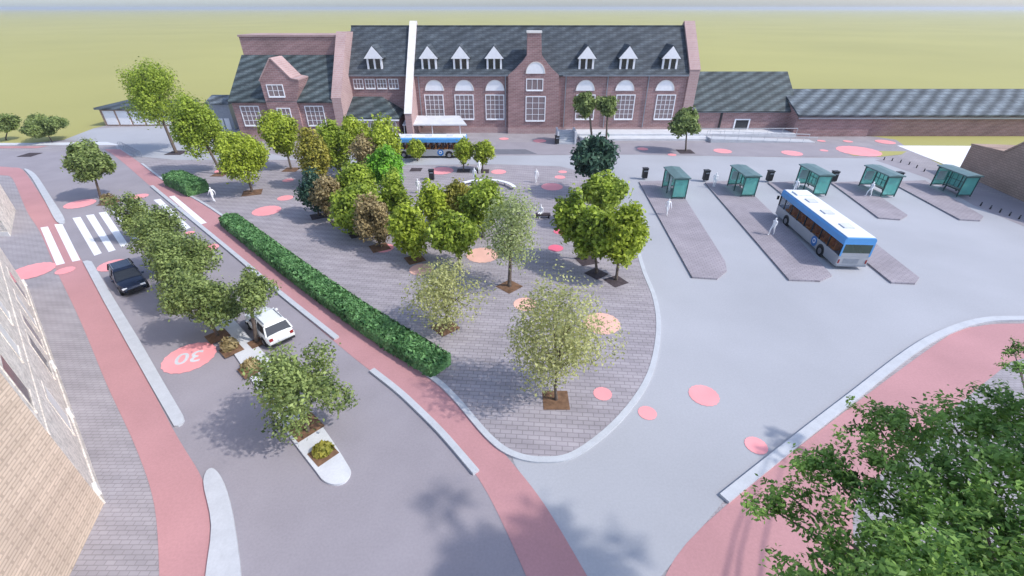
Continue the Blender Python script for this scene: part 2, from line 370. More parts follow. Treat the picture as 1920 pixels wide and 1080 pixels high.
# painted bars of the crossing
for q in ([(76, 427), (90, 425), (122, 494), (106, 498)], [(102, 421), (117, 420), (151, 488), (136, 491)],
          [(136, 409), (151, 407), (191, 475), (177, 480)], [(161, 404), (176, 402), (217, 469), (204, 473)],
          [(185, 399), (199, 397), (241, 459), (228, 464)], [(209, 394), (222, 392), (265, 450), (253, 455)],
          [(232, 388), (244, 386), (290, 442), (278, 447)], [(254, 382), (266, 380), (315, 437), (302, 441)],
          [(288, 375), (301, 373), (358, 427), (348, 431)]):
    sheet('crossing_bar', g2(q), .020, 'white')
sheet('crossing_bar', g2([(317, 369), (327, 367), (388, 418), (377, 421)]), .028, 'white')
# painted circles
def circle(px, py, r, mt='pink', z=None, ry=None):
    if z is None: z = .032
    c = G(px, py, z); zc = c.y * CT + (HC - z) * ST
    rr = r * zc / FPX; rnd = random.Random(px)
    pts = []
    n = 90
    for k in range(n):
        a = 2 * math.pi * k / n; q = rr * (1 + (.03 if k % 5 < 2 else 0))
        pts.append((c.x + q * math.cos(a), c.y + q * math.sin(a) * (ry or 1)))
    return sheet('painted_circle', pts, z, mt)
for a in ((1214, 774, 17), (1320, 741, 27), (1418, 835, 20)): circle(*a)
for a in ((1130, 738, 17), (1128, 606, 34, 'pink2'), (500, 395, 25), (535, 371, 14), (935, 322, 14), (1035, 350, 20), (1050, 332, 10), (1055, 322, 8),
          (828, 320, 22), (905, 478, 30, 'pink2'), (985, 570, 22, 'pink2'), (790, 505, 22, 'pink2'), (1042, 465, 14, 'rose'), (1050, 434, 12, 'rose'),
          (720, 465, 18, 'pink'), (540, 338, 10), (420, 320, 16)):
    circle(*a, z=.118) if len(a) == 4 else circle(*a, 'pink', .118)
big = circle(355, 670, 44)
for a in ((60, 508, 34), (122, 507, 15), (212, 497, 24), (150, 382, 24), (390, 465, 18), (262, 368, 14), (1610, 283, 36), (1355, 283, 16), (1485, 287, 18), (1545, 282, 7), (1205, 279, 10), (1260, 290, 8),
          (1012, 264, 12), (945, 260, 9), (1660, 266, 16), (1590, 265, 8), (1540, 264, 7), (355, 437, 9)): circle(*a)
fc = bpy.data.curves.new('number', 'FONT'); fc.body = '30'; fc.size = 1.65; fc.align_x = 'CENTER'; fc.align_y = 'CENTER'; fc.extrude = .002; fc.offset = .02
fo = bpy.data.objects.new('number', fc); C.objects.link(fo); fc.materials.append(M['concrete'])
c = G(355, 669, .04); fo.matrix_world = Matrix.Translation(c) @ Matrix.Rotation(R(180 + 18), 4, 'Z')
fo.parent = big
# ------------------------------------------------------------------ vegetation
def leaf_mesh(name, centres, normals, size, rng, aspect=1.7):
    n = len(centres)
    d = rng.normal(size=(n, 3)); nn = normals / np.linalg.norm(normals, axis=1, keepdims=True)
    u = np.cross(nn, d); u /= np.linalg.norm(u, axis=1, keepdims=True) + 1e-9
    v = np.cross(nn, u)
    s = size * rng.uniform(.6, 1.3, (n, 1))
    a = centres + u * s * aspect / 2; b = centres + v * s / 2 + nn * s * .12; c_ = centres - u * s * aspect / 2; e = centres - v * s / 2 + nn * s * .12
    co = np.stack([a, b, c_, e], 1).reshape(-1, 3).astype(np.float32)
    me = bpy.data.meshes.new(name)
    me.vertices.add(4 * n); me.vertices.foreach_set('co', co.ravel())
    me.loops.add(4 * n); me.loops.foreach_set('vertex_index', np.arange(4 * n, dtype=np.int32))
    me.polygons.add(n); me.polygons.foreach_set('loop_start', np.arange(0, 4 * n, 4, dtype=np.int32))
    try: me.polygons.foreach_set('loop_total', np.full(n, 4, dtype=np.int32))
    except Exception: pass
    me.update(calc_edges=True)
    return me
def make_tree(base, crown_c, rad, kind, seed, name='tree', nleaf=5000, leaf=.26, nblob=38, label='', cat='tree', group=None, blob=.31, trunk_r=None, stems=1):
    rng = np.random.default_rng(seed); rnd = random.Random(seed)
    root = empty(name, base, label=label, cat=cat, group=group)
    c = Vector(crown_c) - Vector(base); r = np.array(rad)
    dirs = rng.normal(size=(nblob, 3)); dirs /= np.linalg.norm(dirs, axis=1, keepdims=True)
    rr = rng.uniform(.12, .80, (nblob, 1)) ** .55 * .82
    bl = dirs * rr * r
    # slightly conical: narrower at the top
    k = 1 - .25 * np.clip(bl[:, 2] / r[2], 0, 1); bl[:, 0] *= k; bl[:, 1] *= k
    bs = rng.uniform(.65, 1.25, nblob) * blob
    w = bs ** 2; idx = rng.choice(nblob, nleaf, p=w / w.sum())
    d = rng.normal(size=(nleaf, 3)); d /= np.linalg.norm(d, axis=1, keepdims=True)
    q = rng.uniform(.2, 1.0, (nleaf, 1)) ** .6 + np.abs(rng.normal(size=(nleaf, 1))) * .22
    cen = bl[idx] + d * q * bs[idx][:, None] * r
    nrm = d * .7 + rng.normal(size=(nleaf, 3)) * .55 + np.array([0, 0, .45])
    cen = cen + np.array(c)
    o = link('crown', leaf_mesh('crown', cen, nrm, leaf, rng), kind, root)
    t = MB(); tr = trunk_r or max(.07, c.z * .022 + .03)
    top = Vector((c.x, c.y, c.z + r[2] * .25)); mid = Vector((c.x * .45 + rnd.uniform(-.1, .1), c.y * .45, max(.4, (c.z - r[2] * .8))))
    if stems == 1: t.tube([(0, 0, -.1), (0.01, 0, .25), mid, Vector((c.x, c.y, c.z - r[2] * .2)), top], [tr * 1.5, tr * 1.1, tr * .85, tr * .55, tr * .15], 8)
    else:
        for s in range(stems):
            a = s * 2 * math.pi / stems; e = Vector((c.x + math.cos(a) * r[0] * .4, c.y + math.sin(a) * r[1] * .4, c.z))
            t.tube([(0, 0, -.1), (math.cos(a) * .2, math.sin(a) * .2, .5), e * .6, e], [tr, tr * .8, tr * .6, tr * .2], 6)
    for i in range(min(nblob, 12)):
        e = Vector(bl[i]) + c; s0 = mid.lerp(top, rnd.uniform(.0, .6))
        t.tube([s0, s0.lerp(e, .5) + Vector((0, 0, .12 * r[2])), e], [tr * .42, tr * .26, tr * .08], 5)
    t.build('trunk', 'bark', root, smooth=True)
    return root
def tree_px(bx, by, x0, y0, x1, y1, kind, label, seed, bz=0.0, dens=1.0, leaf=.26, group=None, grow=1.0, minrz=.85, **k):
    b = G(bx, by, bz); cx, cy = (x0 + x1) / 2, (y0 + y1) / 2
    t = T(b.y, cy); zc = b.y * CT + (HC - t) * ST
    r = (x1 - x0) / 2 * zc / FPX
    phi = math.atan2(HC - t, b.y); hh = (y1 - y0) / 2 * zc / FPX * .96
    rz = math.sqrt(max((hh ** 2 - (r * math.sin(phi)) ** 2), (r * .35) ** 2)) / math.cos(phi)
    X = (cx - 960) * zc / FPX
    area = r * r + r * rz
    n = int(min(15000, max(900, 700 * area * dens / (leaf / .26) ** 2 / 1.3)))
    rr = np.array((r, r, max(rz, r * minrz))) * grow
    return make_tree(tuple(b), (X, b.y, max(t, rz * .5 + .3)), rr, kind, seed, nleaf=n, leaf=leaf, label=label, group=group, **k)
GP = 'leafy trees on the paved plaza'; GM = 'trees along the middle island'
TP = [  # base, crown box, kind, label
 (330, 286, 232, 115, 343, 246, 'green', 'tallest yellow-green tree, left of the brick house in front of the low garage', GP, .22),
 (415, 326, 325, 178, 415, 298, 'green', 'round green tree second from the left in the row before the brick house', GP, .24),
 (473, 360, 405, 235, 503, 340, 'lime', 'lime green tree on a bare trunk with a round soil bed, by the small hedge', GP, .24),
 (546, 317, 490, 204, 560, 292, 'lime', 'slim lime green tree before the brick house, trunk free of other crowns', GP, .26),
 (600, 352, 556, 248, 614, 338, 'olive', 'yellow-brown leaved tree at the left end of the dense grove', GP, .26),
 (640, 335, 598, 232, 655, 312, 'green', 'green tree at the back left of the grove under the hipped porch roof', GP, .27),
 (675, 322, 633, 222, 694, 292, 'lime', 'bright round tree at the very back of the grove, next to the station porch', GP, .27),
 (730, 340, 685, 224, 752, 308, 'lime', 'tall lime tree at the back right of the grove left of the far bus', GP, .27),
 (702, 350, 662, 255, 708, 318, 'brown', 'small brown-leaved tree in the middle of the back of the grove', GP, .25),
 (738, 378, 690, 275, 758, 352, 'bright', 'vivid emerald green tree in the heart of the grove', GP, .27),
 (598, 404, 560, 325, 610, 390, 'bluegreen', 'small dark green tree leading the grove on the hedge side', GP, .25),
 (635, 415, 588, 328, 642, 402, 'brown', 'brown-leaved tree beside the small dark green one at the grove edge', GP, .24),
 (690, 400, 632, 305, 702, 385, 'green', 'mid green tree in the centre of the grove behind the front brown one', GP, .28),
 (672, 438, 618, 345, 708, 430, 'green', 'broad dark green tree at the front left of the grove', GP, .28),
 (712, 462, 668, 365, 730, 450, 'brown', 'front brown-leaved tree of the grove over a reddish soil patch', GP, .24),
 (765, 425, 715, 325, 768, 415, 'green', 'upright green tree between the emerald tree and the standing white figure', GP, .26),
 (778, 484, 732, 385, 800, 478, 'lime', 'lime tree at the front right of the grove near the pale sparse tree', GP, .28),
 (825, 440, 782, 345, 838, 425, 'lime', 'lime tree in the middle row directly behind a brown-leaved neighbour', GP, .27),
 (862, 428, 832, 342, 884, 405, 'olive', 'yellowish brown tree between two green crowns in the middle row', GP, .25),
 (905, 445, 868, 338, 946, 428, 'green', 'rounded green tree beside the curved white bench', GP, .28),
 (862, 500, 806, 392, 888, 476, 'green', 'shaded green tree above the salmon circle in mid plaza', GP, .27),
 (783, 301, 762, 260, 797, 300, 'lime', 'tiny lime tree just in front of the far bus side', GP, .25),
 (869, 320, 850, 258, 892, 305, 'lime', 'small round tree at the tail of the far bus, left one of a pair', GP, .25),
 (905, 320, 884, 262, 930, 308, 'lime', 'small round tree at the tail of the far bus, right one of a pair', GP, .25),
 (1140, 425, 1085, 318, 1175, 402, 'green', 'rear tree of the clump at the right rim of the plaza', GP, .28),
 (1100, 487, 1036, 352, 1112, 462, 'green', 'left tree of the clump at the right rim of the plaza', GP, .28),
 (1118, 512, 1072, 385, 1158, 498, 'bright2', 'front left tree of the clump at the right rim of the plaza', GP, .28),
 (1155, 525, 1122, 380, 1218, 506, 'lime', 'front right tree of the clump, next to the road kerb', GP, .28)]
M['bright2'] = leafmat('leaf_grove', (.12, .185, .02), (.52, .64, .09), trans=.38)
for i, (bx, by, x0, y0, x1, y1, kd, lb, gr, lf) in enumerate(TP):
    tree_px(bx, by, x0, y0, x1, y1, kd, lb, 100 + i, bz=.1, leaf=lf * .82, group=gr, grow=1.24 if 3 < i < 21 else 1.06)
# the three sparse pale trees
tree_px(955, 537, 900, 345, 1020, 510, 'paleg', 'tall pale sparse tree over the middle diamond soil bed', 301, bz=.1, dens=.17, leaf=.12, grow=1.08, group='sparse pale trees of the plaza', blob=.34)
tree_px(836, 614, 750, 474, 914, 615, 'pale', 'wide pale sparse tree beside the long hedge on a brown diamond soil bed', 302, bz=.1, dens=.115, leaf=.115, grow=1.08, group='sparse pale trees of the plaza', blob=.32)
tree_px(1042, 750, 940, 494, 1162, 775, 'pale', 'largest pale olive tree at the tip of the plaza on a square soil bed', 303, bz=.1, dens=.12, leaf=.105, grow=1.06, trunk_r=.09, group='sparse pale trees of the plaza', nblob=40, blob=.30)
# dark trees near the station
tree_px(1110, 268, 1070, 168, 1120, 222, 'median', 'dark small-crowned tree before the station wall, left of two', 311, leaf=.3, group='dark trees near the station')
tree_px(1136, 268, 1112, 176, 1162, 220, 'median', 'dark small-crowned tree before the station wall, right of two', 312, leaf=.3, group='dark trees near the station')
tree_px(1285, 284, 1254, 200, 1318, 258, 'median', 'dark tree standing free in front of the station right corner', 313, leaf=.3, group='dark trees near the station')
tree_px(1118, 365, 1064, 258, 1162, 328, 'bluegreen', 'dark blue-green broad-leaved tree between bus road and plaza clump', 314, bz=.1, leaf=.34, dens=.9, group='dark trees near the station')
# left and median trees
for i, a in enumerate([
 (12, 262, -12, 208, 38, 255, 'dark tree at the far left edge of the lawn'),
 (98, 266, 38, 210, 124, 265, 'dark spreading tree beside the white road across the lawn'),
 (190, 372, 120, 256, 214, 352, 'dark tree standing alone above the pink circle on the left street'),
 (268, 450, 208, 350, 272, 448, 'first dark tree of the middle island over the zebra crossing'),
 (310, 510, 236, 380, 342, 500, 'second dark tree of the middle island, crown over the crossing bars'),
 (362, 565, 268, 425, 402, 565, 'third and widest dark tree of the middle island next to the navy car'),
 (408, 630, 300, 500, 450, 632, 'fourth dark tree of the middle island, low crown above a soil bed'),
 (482, 640, 428, 500, 515, 592, 'small tree of the middle island beside the roof of the white car')]):
    tree_px(*a[:6], 'median', a[6], 400 + i, bz=.14 if i > 3 else 0, leaf=.20 if i < 3 else .13, dens=.36 if i > 2 else .65, grow=1.16 if i > 2 else 1.0, nblob=22, blob=.28, minrz=.5 if i < 2 else .8, group=GM if i > 2 else 'dark trees of the left street')
tree_px(578, 808, 456, 645, 662, 822, 'median', 'nearest olive green tree at the rounded end of the middle island', 420, bz=.14, leaf=.12, dens=.24, nblob=15, blob=.24, grow=1.3, group=GM)
# bushes
def bush(px, py, w, h, kd, label, seed, z=.14, name='shrub'):
    b = G(px, py, z); rng = np.random.default_rng(seed); n = 420
    d = rng.normal(size=(n, 3)); d /= np.linalg.norm(d, axis=1, keepdims=True); d[:, 2] = abs(d[:, 2])
    cen = d * np.array([w, w, h]) * rng.uniform(.3, 1, (n, 1)) ** .6
    root = empty(name, b, label=label, cat='shrub', group='shrubs in the planting beds')
    link('foliage', leaf_mesh('foliage', cen, d + rng.normal(size=(n, 3)) * .5, .16, rng, 2.2), kd, root)
    t = MB()
    for k in range(7): t.tube([(0, 0, -.05), tuple(d[k] * np.array([w, w, h]) * .7)], [.025, .01], 5)
    t.build('stem', 'bark', root)
bush(432, 652, .55, .9, 'brown', 'brownish shrub in the island bed above the large painted number circle', 1)
bush(606, 846, .5, .5, 'olive', 'spiky yellow-green shrub at the rounded tip of the middle island', 2)
bush(205, 378, .9, 1.0, 'brown', 'brownish shrub at the foot of the lone dark street tree', 3, 0)
bush(470, 688, .6, .5, 'brown', 'low brown shrub at the upper left of the nearest island tree', 4)
def hedge(px, w, h, label, seed, lf=.15):
    line = GL(px, .1, 8); root = empty('hedge', (line[0].x, line[0].y, .1), label=label, cat='hedge')
    rng = np.random.default_rng(seed); cs, ns = [], []; A = Vector((line[0].x, line[0].y, 0))
    ln = [Vector((p.x, p.y)) - A.xy for p in line]
    tot = sum((ln[i + 1] - ln[i]).length for i in range(len(ln) - 1))
    m = MB(); Lp, Rp = [], []
    for i, p in enumerate(ln):
        d = (ln[min(i + 1, len(ln) - 1)] - ln[max(i - 1, 0)]).normalized(); nn = Vector((-d.y, d.x))
        Lp.append(p + nn * (w / 2 - .12)); Rp.append(p - nn * (w / 2 - .12))
    m.extr([tuple(p) for p in Lp + Rp[::-1]], 'z', 0, h - .15); m.build('inner_core', 'hedge_core', root)  # solid dark box backing the leaves
    for i in range(len(ln) - 1):
        seg = ln[i + 1] - ln[i]; d = seg.normalized(); nn = Vector((-d.y, d.x)); n = int(seg.length * 900)
        for k in range(n):
            t = rng.random(); s = rng.random(); p = ln[i] + seg * t; j = rng.normal() * .05
            bump = .03 * math.sin((p.x + p.y) * 2.3)
            if s < .5:
                cs.append((p.x + nn.x * (rng.random() - .5) * w, p.y + nn.y * (rng.random() - .5) * w, h + j + bump)); ns.append((rng.normal() * .5, rng.normal() * .5, .8))
            else:
                sg = 1 if s < .72 else -1; q = p + nn * sg * (w / 2 + j * .7); cs.append((q.x, q.y, rng.random() * h)); ns.append((nn.x * sg, nn.y * sg, .5))
    for e, sg in ((0, -1), (-1, 1)):
        d = (ln[1] - ln[0]).normalized() if e == 0 else (ln[-1] - ln[-2]).normalized(); nn = Vector((-d.y, d.x))
        for k in range(int(420 * w * h)):
            s = (rng.random() - .5); r_ = min(.5, (.5 - abs(s)) * 3); q = ln[e] + nn * s * w + d * sg * r_ * .25
            cs.append((q.x, q.y, rng.random() * h)); ns.append((d.x * sg, d.y * sg, .5))
    ns = np.array(ns) + rng.normal(size=(len(ns), 3)) * .45
    link('foliage', leaf_mesh('foliage', np.array(cs), ns, lf, rng, 2.0), 'hedge', root)
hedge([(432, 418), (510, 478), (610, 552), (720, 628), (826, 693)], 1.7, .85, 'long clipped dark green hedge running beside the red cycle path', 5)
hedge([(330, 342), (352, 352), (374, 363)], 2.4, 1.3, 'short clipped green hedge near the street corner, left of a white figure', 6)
# soil beds
def pit(px, py, w, ang, mt='soil', z=.118, h=.05):
    c = G(px, py, z); m = MB(); n = 6; rnd = random.Random(px)
    V = [[m.bm.verts.new((c.x + ((i / n - .5) * math.cos(ang) - (j / n - .5) * math.sin(ang)) * w, c.y + ((i / n - .5) * math.sin(ang) + (j / n - .5) * math.cos(ang)) * w,
         z + (0 if i in (0, n) or j in (0, n) else rnd.uniform(.2, 1) * h))) for j in range(n + 1)] for i in range(n + 1)]
    for i in range(n):
        for j in range(n): m.bm.faces.new((V[i][j], V[i + 1][j], V[i + 1][j + 1], V[i][j + 1]))
    tag(m.build('soil_bed', mt, smooth=True), kind='structure')
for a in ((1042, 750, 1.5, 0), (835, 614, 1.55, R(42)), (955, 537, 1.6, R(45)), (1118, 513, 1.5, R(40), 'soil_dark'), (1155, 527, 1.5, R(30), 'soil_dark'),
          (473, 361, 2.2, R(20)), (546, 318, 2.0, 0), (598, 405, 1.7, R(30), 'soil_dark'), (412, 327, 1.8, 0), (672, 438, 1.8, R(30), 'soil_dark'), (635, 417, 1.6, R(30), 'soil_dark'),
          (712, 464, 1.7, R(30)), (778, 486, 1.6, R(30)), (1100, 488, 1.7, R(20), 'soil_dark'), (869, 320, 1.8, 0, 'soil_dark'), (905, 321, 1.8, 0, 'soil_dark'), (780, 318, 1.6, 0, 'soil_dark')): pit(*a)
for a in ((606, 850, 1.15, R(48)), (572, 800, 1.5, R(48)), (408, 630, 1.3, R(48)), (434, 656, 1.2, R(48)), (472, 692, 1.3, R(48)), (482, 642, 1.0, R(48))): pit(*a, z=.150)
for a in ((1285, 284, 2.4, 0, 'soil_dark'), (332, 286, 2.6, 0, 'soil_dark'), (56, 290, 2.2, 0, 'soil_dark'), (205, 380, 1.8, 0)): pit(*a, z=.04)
# ------------------------------------------------------------------ the station
YF, YL, YR = 86.0, 80.0, 93.0            # main front, west wing front, ridge
def station_window(parent, x0, x1, z0, z1, Y, cols=3, rows=4, arch=False, glass='paneglass', fw=.13, name='window', dirty=0):
    """white frame standing 8 cm proud with glazing bars, pane behind it"""
    xc, w = (x0 + x1) / 2, x1 - x0
    m = MB()
    m.box(x0 - fw, x0, Y - .09, Y + .02, z0 - fw, z1 + fw).box(x1, x1 + fw, Y - .09, Y + .02, z0 - fw, z1 + fw)
    m.box(x0, x1, Y - .087, Y + .02, z1, z1 + fw).box(x0 - .1, x1 + .1, Y - .16, Y + .02, z0 - fw - .1, z0 - fw - .003).box(x0, x1, Y - .087, Y + .02, z0 - fw, z0)
    for c in range(1, cols): xx = x0 + w * c / cols; m.box(xx - .04, xx + .04, Y - .07, Y, z0, z1)
    for r_ in range(1, rows): zz = z0 + (z1 - z0) * r_ / rows; m.box(x0, x1, Y - .062, Y - .005, zz - .032, zz + .032)
    f = m.build(name, 'white', parent)
    MB().box(x0, x1, Y - .03, Y + .01, z0, z1).build('pane', glass, f)
    return f
def fan(parent, xc, z0, w, h, Y):
    n = 14; pts = [(xc + math.cos(math.pi * k / n) * w / 2, z0 + math.sin(math.pi * k / n) * h) for k in range(n + 1)]
    f = MB().extr(pts, 'y', Y - .10, Y + .02).build('fanlight', 'white', parent)
    ring = [(xc + math.cos(math.pi * k / n) * (w / 2 + .12), z0 + math.sin(math.pi * k / n) * (h + .12)) for k in range(n + 1)]
    m = MB()
    for k in range(n):
        m.extr([ring[k], ring[k + 1], pts[k + 1], pts[k]], 'y', Y - .16, Y - .0)
    m.build('arch_trim', 'stonew', f)
st = empty('station_building', (7, YF, 0), label='long brick station hall with steep dark slate roof, white dormers and arched windows', cat='station')
def world_parent(o, root):
    o.parent = root; o.matrix_parent_inverse = root.matrix_world.inverted()
def under(root, objs_before):
    """keep world-space children where they are"""
    bpy.context.view_layer.update()
    inv = root.matrix_world.inverted()
    for o in root.children: o.matrix_parent_inverse = inv
XA, XB, XC = PX(650, YF, 9.7), PX(770, YF, 9.7), PX(1300, YF, 9.7)
ZE = T(YF, 139); ZR = T(YR, 50)
W = MB().extr([(YF, 0), (YF, ZE), (YR, ZR - .25), (2 * YR - YF, ZE), (2 * YR - YF, 0)], 'x', XA, XC)
wall = W.build('wall', 'brickw', st)
def roofslab(name, mt, x0, x1, y0, z0, y1, z1, parent, th=.28, over=.45):
    d = Vector((y1 - y0, z1 - z0)).normalized(); nr = Vector((-d.y, d.x))
    a = Vector((y0, z0)) - d * over; b = Vector((y1, z1))
    q = [a, b, b + nr * th, a + nr * th]
    return MB().extr([tuple(p) for p in q], 'x', x0, x1).build(name, mt, parent)
rf = roofslab('roof', 'slate', XA, XB - .5, YF, ZE, YR, ZR - .25, st)
rf2 = roofslab('roof', 'slate', XB + .6, XC - .8, YF, ZE, YR, ZR - .25, st)
roofslab('roof', 'slate', XA, XC, 2 * YR - YF, ZE, YR, ZR - .25, st)
MB().box(XA, XC, YR - .22, YR + .22, ZR - .1, ZR + .22).build('ridge', 'slate', st)
# gable parapets
def parapet(parent, x0, x1, y0, ze, yr, zr, mt, up=.8, zb=0, out=.35, low=None, cop='stonew'):
    pts = [(y0 - out, zb), (y0 - out, ze + up * .8), (yr, zr + up), (2 * yr - y0, ze + up), (2 * yr - y0, zb)]
    if low: pts = [(low[0], zb), (low[0], low[1]), (y0 - .5, ze + .35)] + pts[2:]
    w = MB().extr(pts, 'x', x0, x1).build('parapet', mt, parent)
    m = MB()
    top = pts[1:-1]
    for i in range(len(top) - 1):
        a, b = Vector(top[i]), Vector(top[i + 1]); d = (b - a).normalized(); nr = Vector((-d.y, d.x)) * .14
        if nr.y < 0: nr = -nr
        m.extr([tuple(a), tuple(b), tuple(b + nr), tuple(a + nr)], 'x', x0 - .08, x1 + .08)
    m.build('coping', cop, w)
parapet(st, XC - .8, XC + .9, YF, ZE, YR, ZR, 'brick_light', cop='brick_light')
parapet(st, XB - .5, XB + .6, YF, ZE, YR, ZR, 'brick_light', low=(YL, T(YL, 214)))
# central gable
g = []
for x, y in ((953, 250), (953, 141), (966, 130), (980, 115), (988, 104), (989, 62), (1015, 62), (1016, 103), (1024, 115), (1036, 130), (1048, 141), (1050, 250)):
    q = P(x, y, YF - .7); g.append((q[0], max(0, q[1]) if y < 240 else 0))
cg = MB().extr(g, 'y', YF - .7, YF + .6).build('gable', 'brickw', st)
a, b = g[5], g[6]
MB().box(a[0] - .12, b[0] + .12, YF - .85, YF + 1.1, a[1], a[1] + .3).build('chimney_cap', 'stonew', cg)
MB().box(a[0] + .01, b[0] - .01, YF + .6, YF + 2.6, a[1] - 4.5, a[1] - .002).build('chimney_stack', 'brickw', cg)
def rng_xz(x0, x1, y0, y1, Y):
    a = P(x0, y0, Y); b = P(x1, y1, Y); c_ = P(x0, y1, Y); d_ = P(x1, y0, Y)
    return (a[0] + c_[0]) / 2, (b[0] + d_[0]) / 2, b[1], a[1]
for cx, cols in ((815, 4), (871, 4), (928, 4), (1097, 4), (1171, 4), (1246, 4)):
    x0, x1, z0, z1 = rng_xz(cx - 16, cx + 16, 179, 222, YF); station_window(st, x0, x1, z0, z1, YF, 4, 5, fw=.16)
    xc, z = P(cx, 170, YF); w = 33 * (YF * CT + (HC - z) * ST) / FPX; fan(st, xc, z, w, T(YF, 151) - z, YF)
Yg = YF - .7
x0, x1, z0, z1 = rng_xz(988, 1017, 149, 168, Yg); station_window(st, x0, x1, z0, z1, Yg, 3, 1, fw=.14)
x0, x1, z0, z1 = rng_xz(987, 1021, 182, 225, Yg); station_window(st, x0, x1, z0, z1, Yg, 3, 4, fw=.16)
xc, z = P(1004, 138, Yg); fan(st, xc, z, 3.1, T(Yg, 117) - z, Yg)
# plinth and string courses
m = MB(); m.box(XB + .65, g[0][0] - .02, YF - .14, YF + .1, 0, 1.0).box(g[-1][0] + .02, XC - .9, YF - .14, YF + .1, 0, 1.0).box(g[0][0] - .05, g[-1][0] + .05, YF - .84, YF - .6, 0, 1.0)
m.build('plinth', 'brick_light', st)
m = MB(); m.box(XB + .65, g[0][0] - .02, YF - .5, YF + .1, ZE - .28, ZE - .06).box(g[-1][0] + .02, XC - .9, YF - .5, YF + .1, ZE - .28, ZE - .06).box(XA + .02, XB - .55, YF - .5, YF + .1, ZE - .28, ZE - .06)
m.build('gutter', 'steel', st)
for px_ in (790, 948, 1058, 1134, 1208, 1284): X = PX(px_, YF, 4); MB().box(X - .07, X + .07, YF - .22, YF - .08, 1.0, ZE - .29).build('downpipe', 'steel', st)
# band of small windows over the hipped porch
for cx in (672, 694, 716, 738):
    x0, x1, z0, z1 = rng_xz(cx - 8, cx + 8, 149, 165, YF); station_window(st, x0, x1, z0, z1, YF, 3, 2, fw=.10)
# dormers
def dormer(cx):
    slope = (ZR - ZE) / (YR - YF)
    zb = T(YF + .6, 136); yb = YF + .5
    X = PX(cx, yb, zb); hw = 1.25
    zt = T(yb, 108); zp = T(yb, 86)
    yback = YF + (zp - ZE) / slope + .3; ywall = YF + (zt - ZE) / slope + .4
    r = MB(); o = .38; tt = .16
    for s in (-1, 1):
        A = (X + s * (hw + o), zt - .12); B = (X, zp); Cc = (X, zp + tt); D_ = (X + s * (hw + o), zt - .12 + tt)
        r.extr([A, B, Cc, D_], 'y', yb - .45, yback)
    rfp = MB(); s_ = 1
    body = MB().box(X - hw, X + hw, yb + .02, ywall, zb, zt - .05).build('dormer', 'black', st)
    r.build('dormer_roof', 'slate', body)
    MB().extr([(X - hw - o, zt - .14), (X + hw + o, zt - .14), (X, zp - .01)], 'y', yb - .5, yb - .1).build('pediment', 'white', body)
    f = MB(); Y = yb
    f.box(X - hw - .06, X - hw + .26, Y - .12, Y + .15, zb, zt - .14).box(X + hw - .26, X + hw + .06, Y - .12, Y + .15, zb, zt - .14)
    f.box(X - .16, X + .16, Y - .115, Y + .1, zb, zt - .14).box(X - hw - .1, X + hw + .1, Y - .2, Y + .05, zb - .12, zb + .06)
    f.build('window', 'white', body)
    MB().box(X - hw + .26, X + hw - .26, Y - .03, Y + .015, zb + .06, zt - .14).build('pane', 'darkglass', body)
    MB().box(X - hw - .02, X - hw + .08, Y + .15, ywall, zb, zt - .1).box(X + hw - .08, X + hw + .02, Y + .15, ywall, zb, zt - .1).build('cheek', 'slate', body)
for cx in (705, 806, 865, 927, 1098, 1174, 1253): dormer(cx)
under(st, 0)
# hipped porch
pr = empty('porch', (-22, YL, 0), label='low hipped-roof porch with glazed front wedged between the two brick gable walls', cat='porch')
zt, ze = T(YF, 181), T(YL, 221)
Xl0, Xl1 = PX(630, YL, ze), PX(748, YL, ze); Xt0, Xt1 = PX(655, YF, zt), PX(716, YF, zt)
m = MB(); bm = m.bm
v = [bm.verts.new(p) for p in ((Xl0, YL, ze), (Xl1, YL, ze), (Xt1, YF - .02, zt), (Xt0, YF - .02, zt), (Xl1, YF - .02, ze), (Xl0, YF - .02, ze),
                               (Xl0, YL, ze - .25), (Xl1, YL, ze - .25), (Xl1, YF - .02, ze - .25), (Xl0, YF - .02, ze - .25))]
for f in ((0, 1, 2, 3), (1, 4, 2), (0, 3, 5), (3, 2, 4, 5), (6, 7, 8, 9), (0, 1, 7, 6), (1, 4, 8, 7), (5, 0, 6, 9)): bm.faces.new([v[i] for i in f])
m.build('roof', 'slate_green', pr)
MB().box(Xl0 + .3, Xl1 - .3, YL + .5, YF - .05, 0, ze - .27).build('wall', 'brickw', pr)
MB().box(Xl0 + .05, Xl1 - .05, YL - .05, YL + .1, ze - .5, ze - .26).build('fascia', 'white', pr)
for k in range(6):
    w = (Xl1 - Xl0 - 1.2) / 6; x = Xl0 + .6 + k * w; station_window(pr, x + .2, x + w - .2, .9, ze - .8, YL + .49, 2, 2, fw=.09)
under(pr, 0)
# west wing
ww = empty('brick_house', (-38, YL, 0), label='brick west house with big lean-to slate roof, front gable and brick attic wall above', cat='house')
ze = T(YL, 189); zm = T(YL + 8, 103); ztp = T(YL + 8, 69)
X0, X1 = PX(433, YL, ze), PX(624, YL, ze)
MB().extr([(YL, 0), (YL, ze), (YL + 8, zm - .2), (YL + 8, ztp), (YL + 14, ztp), (YL + 14, 0)], 'x', X0, X1).build('wall', 'brickw', ww)
roofslab('roof', 'slate_green', X0 - .3, X1, YL, ze, YL + 7.98, zm - .2, ww)
MB().box(X0 - .15, X1, YL + 7.85, YL + 14.1, ztp, ztp + .3).build('coping', 'brick_light', ww)
g = []
for x, y in ((488, 250), (487, 152), (506, 110), (545, 148), (552, 149), (560, 151), (560, 164), (556, 190), (556, 250)):
    q = P(x, y, YL - .5); g.append((q[0], q[1] if y < 240 else 0))
g[-1] = (g[-2][0], 0); g[0] = (g[1][0] + .2, 0)
